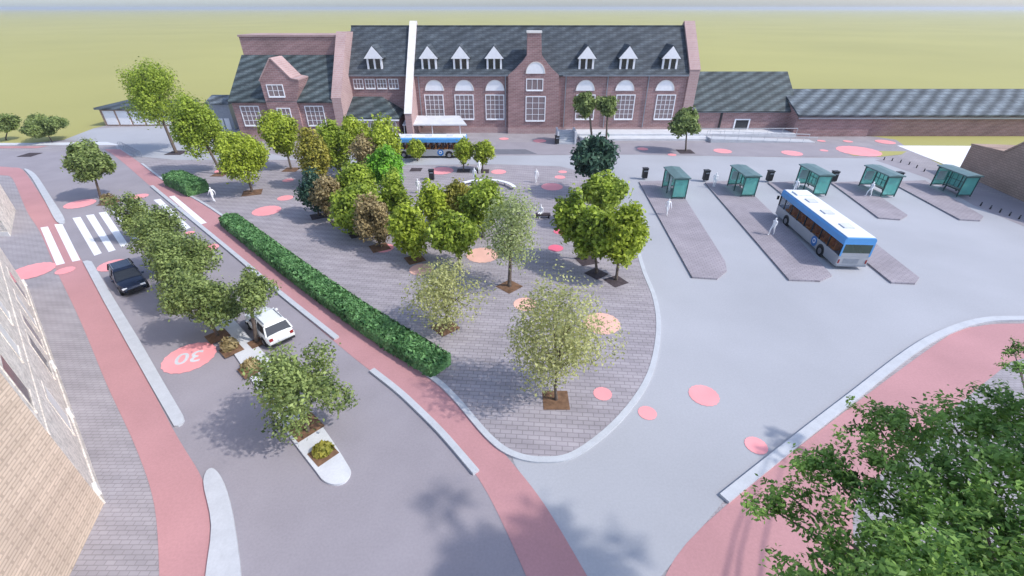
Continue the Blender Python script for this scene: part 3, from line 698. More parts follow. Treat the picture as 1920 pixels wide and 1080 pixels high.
gb = MB().extr(g, 'y', YL - .5, YL + 3.5).build('gable', 'brickw', ww)
m = MB()
for i in (1, 2, 3, 4):
    a, b = Vector(g[i]), Vector(g[i + 1]); d = (b - a).normalized(); nr = Vector((-d.y, d.x)) * .16
    if nr.y < 0: nr = -nr
    m.extr([tuple(a), tuple(b), tuple(b + nr), tuple(a + nr)], 'y', YL - .6, YL + 3.55)
m.build('coping', 'brick_light', gb)
zz = []
for s in (0, 1):
    pass
x0, x1, z0, z1 = rng_xz(503, 531, 160, 180, YL - .5); station_window(ww, x0, x1, z0, z1, YL - .5, 3, 2, fw=.14)
for cx in (472, 592):
    x0, x1, z0, z1 = rng_xz(cx - 16, cx + 16, 200, 234, YL); station_window(ww, x0, x1, z0, z1, YL, 4, 4, fw=.14)
x0, x1, z0, z1 = rng_xz(524, 546, 204, 234, YL - .5); station_window(ww, x0, x1, z0, z1, YL - .5, 3, 3, fw=.14)
m = MB(); m.box(X0 - .02, g[0][0], YL - .12, YL + .1, 0, .9).box(g[-1][0], X1, YL - .12, YL + .1, 0, .9); m.build('plinth', 'brick_light', ww)
# right gable parapet
pts = [(YL - .4, 0), (YL - .4, ze + .3), (YL + 7.9, ztp + .6), (YL + 14, ztp + .6), (YL + 14, 0)]
pp = MB().extr(pts, 'x', X1, X1 + 1.5).build('parapet', 'brick_light', ww)
a, b = Vector(pts[1]), Vector(pts[2]); MB().extr([tuple(a), tuple(b), (b.x, b.y + .2), (a.x, a.y + .2)], 'x', X1 - .08, X1 + 1.58).build('coping', 'brick_light', pp)
under(ww, 0)
# small blue-grey outhouse left of the west house
oh = empty('outhouse', (PX(412, 88, 2), 88, 0), label='small blue-grey shed with white doors at the left end of the brick house', cat='shed')
x0, x1 = PX(396, 88, 2), PX(436, 88, 2); h_ = T(88, 196)
MB().box(x0, x1, 88, 94, 0, h_).build('wall', 'steel', oh)
MB().extr([(87.6, h_), (94.4, h_), (94.4, h_ + .2), (91, h_ + 1.2), (87.6, h_ + .2)], 'x', x0 - .3, x1 + .2).build('roof', 'slate_pale', oh)
for k in range(2): x = PX(416 + 12 * k, 88, 1); MB().box(x - .45, x + .45, 87.93, 88.02, .1, 2.1).build('door', 'white', oh)
under(oh, 0)
# annex
ax = empty('annex', (42, YF, 0), label='single-storey brick annex with slate roof and one dark doorway, right of the station hall', cat='annex')
ze = T(YF, 207); zr = T(YF + 7, 134)
X0, X1 = XC + .92, PX(1492, YF, ze)
MB().extr([(YF, 0), (YF, ze), (YF + 7, zr - .2), (YF + 14, ze), (YF + 14, 0)], 'x', X0, X1).build('wall', 'brickw', ax)
roofslab('roof', 'slate_green', X0, X1 + .3, YF, ze, YF + 7, zr - .2, ax)
roofslab('roof', 'slate_green', X0, X1 + .3, YF + 14, ze, YF + 7, zr - .2, ax)
x0, x1, z0, z1 = rng_xz(1377, 1401, 225, 249, YF)
f = MB().box(x0 - .25, x0, YF - .1, YF + .05, .6, z1 + .2).box(x1, x1 + .25, YF - .1, YF + .05, .6, z1 + .2).box(x0, x1, YF - .1, YF + .05, z1, z1 + .2).build('door_frame', 'white', ax)
MB().box(x0, x1, YF - .04, YF + .02, .6, z1).build('door', 'darkglass', f)
for px_ in (1350, 1488): X = PX(px_, YF, 2); MB().box(X - .16, X + .16, YF - .2, YF + .02, .6, ze - .36).build('downpipe', 'black', ax)
MB().box(X0, X1, YF - .3, YF + .06, ze - .35, ze - .1).build('gutter', 'steel', ax)
under(ax, 0)
# long low building
lb = empty('long_shed', (75, 83, 0), label='very long low brick building with pale slate roof right of the annex', cat='building')
ze = T(83, 216); zr = T(90.5, 167)
X0 = PX(1497, 83, ze) ; Xm = PX(1640, 83, ze); X1 = 135
MB().extr([(83, 0), (83, ze), (90.5, zr - .2), (98, ze), (98, 0)], 'x', X0, Xm).build('wall', 'brickw', lb)
MB().extr([(83.3, 0), (83.3, ze + .1), (90.5, zr - .24), (98, ze - .03), (98, 0)], 'x', Xm, X1).build('wall', 'brickw', lb)
roofslab('roof', 'slate_pale', X0 - .2, X1, 83, ze, 90.5, zr - .2, lb)
roofslab('roof', 'slate_pale', X0 - .2, X1, 98, ze, 90.5, zr - .2, lb)
MB().box(X0, X1, 82.5, 82.75, ze - .55, ze - .32).build('gutter', 'steel', lb)
under(lb, 0)
# platform terrace in front of the station
tr = empty('terrace', (25, 80, 0), label='pale raised terrace with ramp and white rails along the station and annex', cat='terrace')
xa, xb = G(1066, 262).x, G(1500, 262).x
MB().extr([(xa, 82.2), (xb, 82.2), (xb, YF - .16), (xa, YF - .16)], 'z', 0, .62).build('slab', 'concrete', tr)
MB().extr([(xa + 2, 80.0), (xb - 16, 80.0), (xb - 16, 82.19), (xa + 2, 82.19)], 'z', 0, .32).build('step', 'concrete', tr)
m = MB(); bm = m.bm
xr0, xr1 = G(1330, 266).x, G(1535, 270).x
v = [bm.verts.new(p) for p in ((xr0, 78.6, .6), (xr1, 78.6, .03), (xr1, 80.8, .03), (xr0, 80.8, .6), (xr0, 78.6, 0), (xr1, 78.6, 0), (xr1, 80.8, 0), (xr0, 80.8, 0))]
for f in ((0, 1, 2, 3), (0, 1, 5, 4), (3, 2, 6, 7), (0, 3, 7, 4), (1, 2, 6, 5)): bm.faces.new([v[i] for i in f])
m.build('ramp', 'kerb', tr)
m = MB()
for yy in (78.6, 80.85): m.tube([(xr0, yy, 1.45), (xr1, yy, .85)], [.06, .06], 6)
m.tube([(xr0 - 4, 82.3, 1.55), (xb, 82.3, 1.55)], [.06, .06], 6)
for k in range(9):
    x = xr0 + (xr1 - xr0) * k / 8
    for yy in (78.6, 80.85): m.tube([(x, yy, .0), (x, yy, 1.45 - .6 * k / 8)], [.035, .035], 5)
for k in range(9): x = xr0 - 4 + (xb - xr0 + 4) * k / 8; m.tube([(x, 82.3, .3), (x, 82.3, 1.55)], [.035, .035], 5)
m.build('rail', 'kerb', tr)
under(tr, 0)
# stair block and black totem beside it
sb = empty('stair_block', G(1062, 270), label='grey concrete stair block at the left end of the terrace', cat='steps')
m = MB(); [m.box(-1.3, 1.3, -.2 + i * .5, 3.4, i * .32, (i + 1) * .32 - .001) for i in range(5)]
m.build('steps', 'kerb', sb); MB().box(-1.6, -1.32, -.3, 3.4, 0, 2.0).box(1.32, 1.6, -.3, 3.4, 0, 2.0).build('side_wall', 'concrete', sb)
# canopy in front of the station left part
cn = empty('canopy', G(812, 262), label='low white glass canopy on thin posts behind the far bus at the station wall', cat='canopy')
c0 = G(812, 262); w = 5.0
m = MB(); m.quad((-w, 0, 2.5), (w + 1, 0, 2.5), (w - .6, 4.2, 3.2), (-w, 4.2, 3.2)); m.quad((-w, 0, 2.42), (-w, 4.2, 3.12), (w - .6, 4.2, 3.12), (w + 1, 0, 2.42))
m.box(-w, w + 1, -.06, .02, 2.35, 2.55); m.build('roof', 'concrete', cn)
for x in (-w + .2, 0, w - .2):
    MB().box(x - .06, x + .06, .1, .22, 0, 2.42).build('post', 'white', cn)
# ------------------------------------------------------------------ houses of the left street
A0 = Vector((*G(195, 945).xy, 0)); A1 = Vector((*G(52, 542).xy, 0)); B0 = Vector((*G(128, 1085).xy, 0))
B0 = A0 + (B0 - A0) * 3.0
hs = empty('street_house', tuple(A0), label='tall house with rough pale stone front and tan brick side wall at the left edge', cat='house')
dF = (A1 - A0); LF = dF.length; dF.normalize(); nF = Vector((dF.y, -dF.x, 0));
if nF.dot(Vector((1, 0, 0))) < 0: nF = -nF
dS = (B0 - A0); LS = dS.length; dS.normalize(); nS = Vector((-dS.y, dS.x, 0))
if nS.x < 0: nS = -nS
HH = 12.5
def wallbox(m, o, d, n, u0, u1, z0, z1, t0, t1):
    """box on a wall: along d from u0 to u1, out of the wall from t0 to t1"""
    v = [m.bm.verts.new(o + d * u + n * t + Vector((0, 0, z))) for u in (u0, u1) for t in (t0, t1) for z in (z0, z1)]
    for f in ((0, 1, 3, 2), (4, 6, 7, 5), (0, 4, 5, 1), (2, 3, 7, 6), (0, 2, 6, 4), (1, 5, 7, 3)): m.bm.faces.new([v[i] for i in f])
ZV = Vector((0, 0, 0)); far = A1 - A0 - nF * 11; 
m = MB(); wallbox(m, ZV, dF, nF, 0, LF, 0, HH, -.4, 0); m.build('street_front', 'stone', hs)
m = MB(); wallbox(m, ZV, dS, nS, 0.0, LS, 0, HH, -.4, -.002); m.build('side_wall', 'tanbrick', hs)
m = MB(); wallbox(m, dF * (LF - .4), -nF, dF, 0.4, 10, 0, HH, 0, .4); m.build('rear_wall', 'stone', hs)
e = dS * LS - nS * .4
m = MB(); pts = [ZV - nF * .05 - nS*.05, dF * LF - nF * .05, dF * LF - nF * 10, e - nS * 9, e]
m.extr([(p.x, p.y) for p in pts], 'z', HH, HH + .35); m.build('roof', 'slate_pale', hs)
for u, z0, w, h, gl_ in ((.7, 5.75, 1.3, 2.1, 'darkglass'), (10.6, 1.3, 1.6, 2.3, 'darkglass'), (14.0, 1.3, 1.5, 2.2, 'paneglass'), (5.2, 5.75, 1.2, 2.1, 'stonew'), (17.5, 1.3, 1.5, 2.2, 'stonew'), (9.5, 5.75, 1.2, 2.1, 'stonew'), (22, 1.3, 1.5, 2.2, 'paneglass'), (4.6, 1.3, 1.5, 2.2, 'stonew')):
    f = MB()
    wallbox(f, ZV, dF, nF, u - .14, u, z0, z0 + h, .0, .025); wallbox(f, ZV, dF, nF, u + w, u + w + .14, z0, z0 + h, .0, .025)
    wallbox(f, ZV, dF, nF, u - .14, u + w + .14, z0 + h + .001, z0 + h + .2, .001, .03); wallbox(f, ZV, dF, nF, u - .2, u + w + .2, z0 - .2, z0 - .001, .0, .06)
    ff = f.build('window', 'stone', hs); g_ = MB(); wallbox(g_, ZV, dF, nF, u, u + w, z0, z0 + h, .006, .02); g_.build('pane', gl_, ff)
m = MB()
for z0 in (4.7, 11.9): wallbox(m, ZV, dF, nF, -.05, LF, z0, z0 + .16, .002, .04)
m.build('stone_trim', 'stone', hs)
for u in (.05, 6.8, 12.6, LF - .8): m = MB(); wallbox(m, ZV, dF, nF, u, u + .5, .56, 1.0, .003, .16); m.build('corner_stone', 'stonew', hs)
m = MB(); wallbox(m, ZV, dF, nF, 0, LF, 0, .55, .004, .07); m.build('plinth', 'stone', hs)
b2 = empty('corner_house', tuple(G(20, 443)), label='corner of a beige house just inside the upper left edge beside the street', cat='house')
c0 = G(20, 443)
MB().extr([(-14, 0), (0, 0), (-6, 7), (-18, 7)], 'z', 0, 8).build('wall', 'stone', b2)
MB().extr([(-14.3, -.2), (.2, -.2), (-5.7, 7.2), (-18, 7.2)], 'z', 8, 8.3).build('roof', 'slate_pale', b2)
MB().box(-14, .02, -.06, -.0, .0, .5).build('plinth', 'stonew', b2)
for x in (-2.6, -5.6): f = MB().box(x - .6, x + .6, -.1, .0, 1, 2.8).build('window', 'stonew', b2); MB().box(x - .48, x + .48, -.12, -.1, 1.1, 2.7).build('pane', 'darkglass', f)
# low garage
gx0, gx1 = G(199, 236), G(330, 236); gl = T(gx0.y, 205)
gr = empty('garage', tuple(gx0), label='low flat-roofed garage row with white doors behind the tallest tree', cat='garage')
w = gx1.x - gx0.x
MB().box(0, w, 0, 8, 0, gl).build('wall', 'brownbrick', gr); MB().box(-.5, w + .5, -.5, 8.5, gl, gl + .35).build('roof', 'slate_pale', gr)
for k in range(5): x = .5 + k * (w - .8) / 5; MB().box(x, x + (w - .8) / 5 - .4, -.08, .02, .25, gl - .25).build('garage_door', 'white', gr)
# right-hand brown building: long wall along the road, low part then a tall gable
rb = empty('brown_building', tuple(G(1795, 323)), label='brown brick building with valley between two pitched roofs at the right edge', cat='building')
o_ = G(1795, 323)
prof = [(0, 0), (0, T(62.6, 278) + .5), (-5.4, T(57.2, 293) + .5), (-9.5, T(54.0, 262) + 1.2), (-14, 8.6), (-24, 1.5), (-24, 0)]
k = o_.y
prof = [(p[0], p[1]) for p in prof]
mm = MB().extr(prof, 'x', 0, 34).build('wall', 'brownbrick', rb)
m = MB()
for i in (1, 2, 3, 4):
    a, b = Vector(prof[i]), Vector(prof[i + 1]); d = (b - a).normalized(); nr = Vector((-d.y, d.x)) * .2
    if nr.y < 0: nr = -nr
    m.extr([tuple(a), tuple(b), tuple(b + nr), tuple(a + nr)], 'x', -.1, 34)
m.build('roof', 'brownbrick', rb)
rb.rotation_euler = (0, 0, R(-8))
# ------------------------------------------------------------------ street furniture
def shelter(label):
    t = empty('bus_shelter', (0, 0, 0), label=label, cat='bus shelter', group='bus shelters on the platforms')
    L2, W2, H = 2.0, .8, 2.45
    f = MB()
    for x in (-W2, W2):
        for y in (-L2, 0, L2): f.box(x - .05, x + .05, y - .05, y + .05, 0, H)
    for y in (-L2, L2): f.box(-W2 + .05, W2 - .05, y - .045, y + .045, 0.15, .26).box(-W2 + .05, W2 - .05, y - .045, y + .045, H - .14, H - .001)
    f.box(W2 - .045, W2 + .045, -L2 + .05, L2 - .05, .15, .26).box(W2 - .045, W2 + .045, -L2 + .05, L2 - .05, H - .14, H - .002)
    f.box(W2 - .03, W2 + .03, -L2 + .05, L2 - .05, 1.2, 1.27)
    for y in (-1.33, -.66, .66, 1.33): f.box(W2 - .028, W2 + .028, y - .03, y + .03, .26, H - .14)
    f.build('frame', 'tealdark', t)
    MB().extr([(-W2 - .18, H + .02), (W2 + .18, H + .02), (W2 + .18, H + .14), (0, H + .24), (-W2 - .18, H + .14)], 'y', -L2 - .25, L2 + .25).build('roof', 'tealroof', t)
    MB().box(W2 - .012, W2 + .012, -L2 + .05, L2 - .05, .26, H - .14).build('glass_panel', 'teal', t)
    for y in (-L2, L2): MB().box(-W2 + .05, W2 - .05, y - .012, y + .012, .26, H - .14).build('glass_panel', 'teal', t)
    b = MB().box(W2 - .5, W2 - .12, -1.5, 1.5, .44, .50).build('bench', 'wood', t)
    for q_ in (-1.3, 1.2): MB().box(W2 - .36, W2 - .26, q_, q_ + .1, 0, .439).build('bench_leg', 'tealdark', b)
    MB().box(-W2 + .25, W2 - .3, L2 - .05, L2 - .02, .8, 1.9).build('timetable', 'concrete', t)
    return t
def dup(root, loc, rz, label=None):
    r = root.copy(); C.objects.link(r); r.location = loc; r.rotation_euler = (0, 0, rz)
    if label: r['label'] = label
    for ch in list(root.children):
        c_ = ch.copy(); C.objects.link(c_); c_.parent = r
        for gch in list(ch.children):
            d_ = gch.copy(); C.objects.link(d_); d_.parent = c_
    return r
sl = ['teal glass bus shelter furthest left, a white figure standing at its front', 'teal glass bus shelter just left of the one behind the parked bus', 'teal glass bus shelter partly hidden behind the front of the big bus',
      'teal glass bus shelter with a white figure striding in front of its panels', 'teal glass bus shelter furthest right near the brown building']
sp = [(1262, 362), (1388, 358), (1518, 356), (1642, 358), (1780, 358)]
s0 = shelter(sl[0]); s0.location = G(*sp[0], .165)
s0.location = (s0.location.x, s0.location.y, .165)
for lb_, p in zip(sl[1:], sp[1:]): dup(s0, tuple(G(*p, .165)), 0, lb_)
def bin_(label, loc):
    t = empty('litter_bin', loc, label=label, cat='litter bin', group='black litter bins at the platform heads')
    MB().box(-.33, .33, -.3, .3, .08, 1.25).build('body', 'black', t, bevel=.04)
    MB().box(-.38, .38, -.35, .35, 1.252, 1.38).build('lid', 'black', t, bevel=.03)
    MB().box(-.22, .22, -.325, -.302, .95, 1.1).build('opening', 'steel', t)
    MB().box(-.25, .25, -.22, .22, 0, .079).build('foot', 'steel', t)
    return t
bl = [('leftmost black bin on the bus road, left of the first shelter', (1208, 334, .165)), ('black bin beside a standing white figure, between first and second shelter', (1322, 338, .165)),
      ('black bin above the roof of the big bus, between second and third shelter', (1441, 339, .165)), ('black bin between third and fourth shelter', (1561, 340, .165)),
      ('rightmost black bin at the right rear corner of the fourth shelter', (1680, 342, .165)), ('black bin on the plaza below the far bus', (810, 337, .1)),
      ('black box column leaning by the stair block at the station terrace', (1044, 270, .014))]
b0 = bin_(bl[0][0], tuple(G(*bl[0][1])))
for lb_, p in bl[1:]: dup(b0, tuple(G(*p)), R(4), lb_)
# bollards
bo = empty('bollard', (0, 0, 0), label='short dark bollard in the curved row between the last shelters and the white lot', cat='bollard', group='dark bollards by the white lot')
MB().tube([(0, 0, 0), (0, 0, .75), (0, 0, .85)], [.11, .10, .04], 10).build('post', 'black', bo, smooth=False)
MB().tube([(0, 0, .60), (0, 0, .66)], [.108, .108], 10).build('band', 'steel', bo)
pts = [(1657, 300), (1672, 302), (1688, 305), (1704, 309), (1718, 315), (1732, 322)]
bo.location = G(*pts[0])
bo.scale = (.7, .7, .55)
for p in pts[1:]: dup(bo, tuple(G(*p)), 0)
pts2 = [(1838 + 18 * k, 386 + 6.2 * k) for k in range(5)]
for p in pts2: dup(bo, tuple(G(*p, .02)), 0, 'short dark bollard in the straight row along the kerb below the brown building')
# bike racks
rk = empty('bike_rack', (0, 0, 0), label='steel bicycle hoop in the row near the head of the cycle path', cat='bike rack', group='bicycle hoops near the forecourt')
MB().tube([(-.4, 0, 0), (-.4, 0, .7), (-.25, 0, .85), (.25, 0, .85), (.4, 0, .7), (.4, 0, 0)], [.03] * 6, 6).build('hoop', 'steel', rk)
MB().box(-.5, -.3, -.1, .1, .0, .02).box(.3, .5, -.1, .1, 0, .02).build('foot_plate', 'steel', rk)
rk.location = G(228, 276, .02)
for k in range(1, 10): dup(rk, tuple(G(228 + 3.6 * k, 276 + 1.9 * k, .02)), R(10))
# curved bench
cb = empty('curved_bench', tuple(G(908, 362, .1)), label='curved white bench arching round a tree group in mid plaza', cat='bench')
cc = G(908, 362, .1); m = MB(); l_ = MB(); n = 22; r0, r1 = 3.6, 4.1
for k in range(n):
    a0, a1 = R(15 + 150 * k / n), R(15 + 150 * (k + 1) / n)
    m.extr([(r0 * math.cos(a0), r0 * math.sin(a0)), (r1 * math.cos(a0), r1 * math.sin(a0)), (r1 * math.cos(a1), r1 * math.sin(a1)), (r0 * math.cos(a1), r0 * math.sin(a1))], 'z', .38, .46)
    if k % 4 == 1: l_.box(3.8 * math.cos(a0) - .06, 3.8 * math.cos(a0) + .06, 3.8 * math.sin(a0) - .06, 3.8 * math.sin(a0) + .06, 0, .379)
m.build('seat', 'white', cb); l_.build('leg', 'steel', cb)
sb = empty('seat_cube', tuple(G(1018, 408, .1)), label='dark grey bench seat under a seated white figure beside the clump of trees', cat='bench')
MB().box(-.8, .8, -.3, .3, .3, .46).build('seat', 'soil_dark', sb, bevel=.03); MB().box(-.7, -.55, -.25, .25, 0, .3).box(.55, .7, -.25, .25, 0, .3).build('leg', 'black', sb)
# ------------------------------------------------------------------ people (white figures)
def figure_mesh(pose):
    """joints -> skin; facing +Y, 1.75 m"""
    walk = pose == 'walk'; sit = pose == 'sit'
    J = {'hip': ((0, 0, .93), (.15, .12)), 'belly': ((0, .01, 1.08), (.145, .11)), 'chest': ((0, 0, 1.30), (.165, .12)), 'neckb': ((0, 0, 1.46), (.075, .07)),
         'neck': ((0, .01, 1.52), (.055, .055)), 'head': ((0, .02, 1.62), (.085, .10)), 'crown': ((0, .01, 1.72), (.06, .075))}
    E = [('hip', 'belly'), ('belly', 'chest'), ('chest', 'neckb'), ('neckb', 'neck'), ('neck', 'head'), ('head', 'crown')]
    for s, n in ((-1, 'l'), (1, 'r')):
        k = s if walk else .15 * s
        J['hj' + n] = ((s * .09, 0, .88), (.10, .10))
        if sit:
            J['kn' + n] = ((s * .11, .42, .86), (.065, .065)); J['an' + n] = ((s * .11, .44, .50), (.04, .045)); J['to' + n] = ((s * .12, .62, .46), (.035, .03))
        else:
            J['kn' + n] = ((s * .10, .10 + .15 * k, .50), (.065, .065)); J['an' + n] = ((s * .09, .02 + .24 * k, .10 + (.05 if walk and k < 0 else 0)), (.04, .045))
            J['to' + n] = ((s * .10, .19 + .24 * k, .04), (.038, .028))
        J['sh' + n] = ((s * .19, 0, 1.40), (.062, .062)); J['el' + n] = ((s * .25, -.05 - .14 * k, 1.14), (.045, .045))
        J['wr' + n] = ((s * .25, .06 - .25 * k, .93), (.03, .03)); J['ha' + n] = ((s * .24, .09 - .27 * k, .85), (.032, .018)); J['fi' + n] = ((s * .235, .10 - .28 * k, .78), (.02, .012))
        E += [('hip', 'hj' + n), ('hj' + n, 'kn' + n), ('kn' + n, 'an' + n), ('an' + n, 'to' + n), ('chest', 'sh' + n), ('sh' + n, 'el' + n), ('el' + n, 'wr' + n), ('wr' + n, 'ha' + n), ('ha' + n, 'fi' + n)]
    names = list(J); me = bpy.data.meshes.new('person'); me.from_pydata([J[n][0] for n in names], [(names.index(a), names.index(b)) for a, b in E], [])
    o = bpy.data.objects.new('tmp', me); C.objects.link(o)
    o.modifiers.new('s', 'SKIN'); ss = o.modifiers.new('u', 'SUBSURF'); ss.levels = 1; ss.render_levels = 1
    for i, n in enumerate(names): me.skin_vertices[0].data[i].radius = J[n][1]
    me.skin_vertices[0].data[0].use_root = True
    dg = bpy.context.evaluated_depsgraph_get(); dg.update()
    r = bpy.data.meshes.new_from_object(o.evaluated_get(dg)); bpy.data.objects.remove(o)
    for p in r.polygons: p.use_smooth = True
    r.materials.clear(); r.materials.append(M['mannequin']); return r
FM = {k: figure_mesh(k) for k in ('walk', 'stand', 'sit')}
def person(px, py, pose, rz, label, z=.1, dz=0):
    o = bpy.data.objects.new('person', FM[pose]); C.objects.link(o); p = G(px, py, z); o.location = (p.x, p.y, p.z + dz); o.rotation_euler = (0, 0, R(rz)); o.scale = (1.06,) * 3
    tag(o, label, 'person', 'white figures on the square')
for a in ((403, 379, 'walk', 70, 'person in all white walking past the short hedge towards the cycle path', .1),
          (785, 362, 'stand', 180, 'person in all white standing at the right edge of the dense grove', .1),
          (890, 340, 'stand', 160, 'person in all white standing under the pair of small trees, nearer of two', .1),
          (899, 325, 'stand', 200, 'person in all white standing under the pair of small trees, farther of two', .1),
          (1005, 342, 'walk', 190, 'person in all white walking alone on the open plaza left of the pink circle', .1),
          (1250, 402, 'walk', 180, 'person in all white walking down the first platform', .165),
          (1338, 350, 'stand', 170, 'person in all white standing beside the bin left of the second shelter', .165),
          (1446, 440, 'walk', 120, 'person in all white striding beside the front wheel of the big bus', .165),
          (1628, 368, 'walk', 100, 'person in all white striding in front of the fourth shelter', .165),
          (1255, 358, 'stand', 90, 'person in all white waiting inside the first shelter', .165),
          (1488, 362, 'walk', 150, 'person in all white half hidden behind the front roof of the big bus', .165)): person(*a)
person(1014, 406, 'sit', 150, 'person in all white seated on the dark bench by the clump of trees', .1, -.46 + .02)
# ------------------------------------------------------------------ vehicles
def wheel(parent, x, y, r, w, side):
    m = MB().cyl((x, y, r), r, 'x', -w / 2, w / 2, 24).build('wheel', 'tyre', parent)
    s = side; xo = x + s * w / 2
    MB().cyl((xo, y, r), r * .58, 'x', -.02 * 1, .02, 18, r * .5).build('rim', 'rim', m)
def bus(label):
    t = empty('bus', (0, 0, 0), label=label, cat='bus', group='blue and white city buses')
    Lh, Wh = 6.0, 1.3                      # front at +Y, rear at -Y
    m = MB(); m.extr([(-Wh, .32), (Wh, .32), (Wh, 1.32), (-Wh, 1.32)], 'y', -Lh, Lh)
    m.build('lower_body', 'bussilver', t, bevel=.07)
    m = MB()
    for y in (-Lh + .09, -4.0, -2.55, -1.1, .35, 1.8, 3.25, 4.7, Lh - .12):
        for x in (-Wh + .04, Wh - .04): m.box(x - .04, x + .04, y - .07, y + .07, 1.3, 2.36)
    m.build('pillar', 'black', t)
    for x, s in ((-Wh + .03, -1), (Wh - .03, 1)):
        ys = (-Lh + .16, -4.07, -2.62, -1.17, .28, 1.73, 3.18, 4.63)
        for k in range(7): MB().box(x - .015, x + .015, ys[k] + (.0 if k == 0 else .14), ys[k + 1], 1.32, 2.35).build('side_window', 'busglass', t)
        MB().box(x - .02, x + .02, 4.77, Lh - .2, .55, 2.33).build('door', 'busglass', t) if s > 0 else MB().box(x - .015, x + .015, 4.77, Lh - .2, 1.32, 2.35).build('side_window', 'busglass', t)
    MB().extr([(-Wh, 2.35), (Wh, 2.35), (Wh, 2.84), (Wh - .14, 3.0), (-Wh + .14, 3.0), (-Wh, 2.84)], 'y', -Lh + .01, Lh - .01).build('upper_body', 'busblue', t, bevel=.03)
    MB().box(-Wh + .16, Wh - .16, -Lh + .12, Lh - .12, 3.001, 3.06).build('roof', 'buswhite', t, bevel=.02)
    for y in (-3.6, -.4, 2.6): h = MB().box(-.45, .45, y - .5, y + .5, 3.061, 3.15).build('roof_hatch', 'concrete', t, bevel=.03)
    MB().box(-.75, .75, 4.0, 5.2, 3.061, 3.2).build('roof_unit', 'buswhite', t, bevel=.05)
    m = MB()
    for k in range(11):
        y = -4.9 + k * .88
        for x in (-1.0, -.52, .52, 1.0): m.box(x - .2, x + .2, y, y + .5, 1.34, 1.50).box(x - .2, x + .2, y - .12, y - .001, 1.34, 2.12)
    m.build('seats', 'busseat', t)
    # rear
    rw = MB().box(-Wh + .16, Wh - .16, -Lh - .015, -Lh + .05, 1.62, 2.42).build('rear_window', 'rear_glass', t)
    MB().box(-Wh + .02, -Wh + .16, -Lh - .02, -Lh + .06, 1.3, 2.5).box(Wh - .16, Wh - .02, -Lh - .02, -Lh + .06, 1.3, 2.5).box(-Wh + .16, Wh - .16, -Lh - .02, -Lh + .06, 2.42, 2.5).build('rear_surround', 'busblue', t)
    MB().box(-Wh + .16, Wh - .16, -Lh - .01, -Lh + .06, 1.3, 1.62).build('rear_panel', 'bussilver', t)
    m = MB()
    for z in (.62, .72, .82, .92, 1.02): m.box(-.8, .5, -Lh - .02, -Lh + .01, z, z + .05)
    m.build('engine_grille', 'steel', t)
    MB().box(-Wh + .05, Wh - .05, -Lh - .06, -Lh + .02, .34, .5).build('bumper', 'steel', t)
    for s in (-1, 1): MB().box(s * 1.14 - .06, s * 1.14 + .06, -Lh - .025, -Lh + .02, .62, .98).build('tail_light', 'lampred', t)
    # front
    MB().box(-Wh + .1, Wh - .1, Lh - .05, Lh + .02, 1.2, 2.4).build('windscreen', 'busglass', t)
    for s in (-1, 1):
        MB().box(s * .95 - .18, s * .95 + .18, Lh - .02, Lh + .03, .6, .8).build('headlight', 'lampclear', t)
        MB().box(s * (Wh + .18) - .1, s * (Wh + .18) + .1, Lh - .02, Lh + .1, 1.9, 2.3).build('mirror', 'black', t)
    for y in (-3.4, 3.5):
        for s in (-1, 1):
            MB().cyl((s * (Wh - .02), y, .52), .60, 'x', -.03, .03, 24).build('wheel_arch', 'black', t)
            wheel(t, s * (Wh - .13), y, .48, .30, s)
    # round emblem on both flanks: a blue disc, pale ring and blue centre with wing bars
    for s in (-1, 1):
        x = s * (Wh + .004)
        e = MB().cyl((x, -2.1, .86), .48, 'x', -.012, .012, 28).build('emblem', 'logo', t)
        MB().cyl((x, -2.1, .9), .24, 'x', -.020, .020, 24).build('emblem_ring', 'buswhite', e)
        MB().cyl((x, -2.1, .9), .13, 'x', -.028, .028, 20).box(x - .024, x + .024, -2.28, -1.92, .885, .93).build('emblem_centre', 'logo', e)
    return t
bs = bus('large blue and white city bus standing across the second and third platform')
rc = G(1598, 508); fc_ = G(1450, 402)
dirv = Vector((1.2, -12.0)) # placeholder, set from the two ends below
a, b = G(1562, 505).xy, G(1446, 400).xy
dv = (b - a).normalized(); ang = math.atan2(-dv.x, dv.y)
ctr = a + dv * 6.0 + Vector((dv.y, -dv.x)) * 1.3
bs.location = (ctr.x, ctr.y, .012); bs.rotation_euler = (0, 0, ang)
q = G(801, 297)
dup(bs, (q.x, q.y + 1.3, .012), R(90), 'blue and white city bus parked side-on before the station, half hidden by small trees')
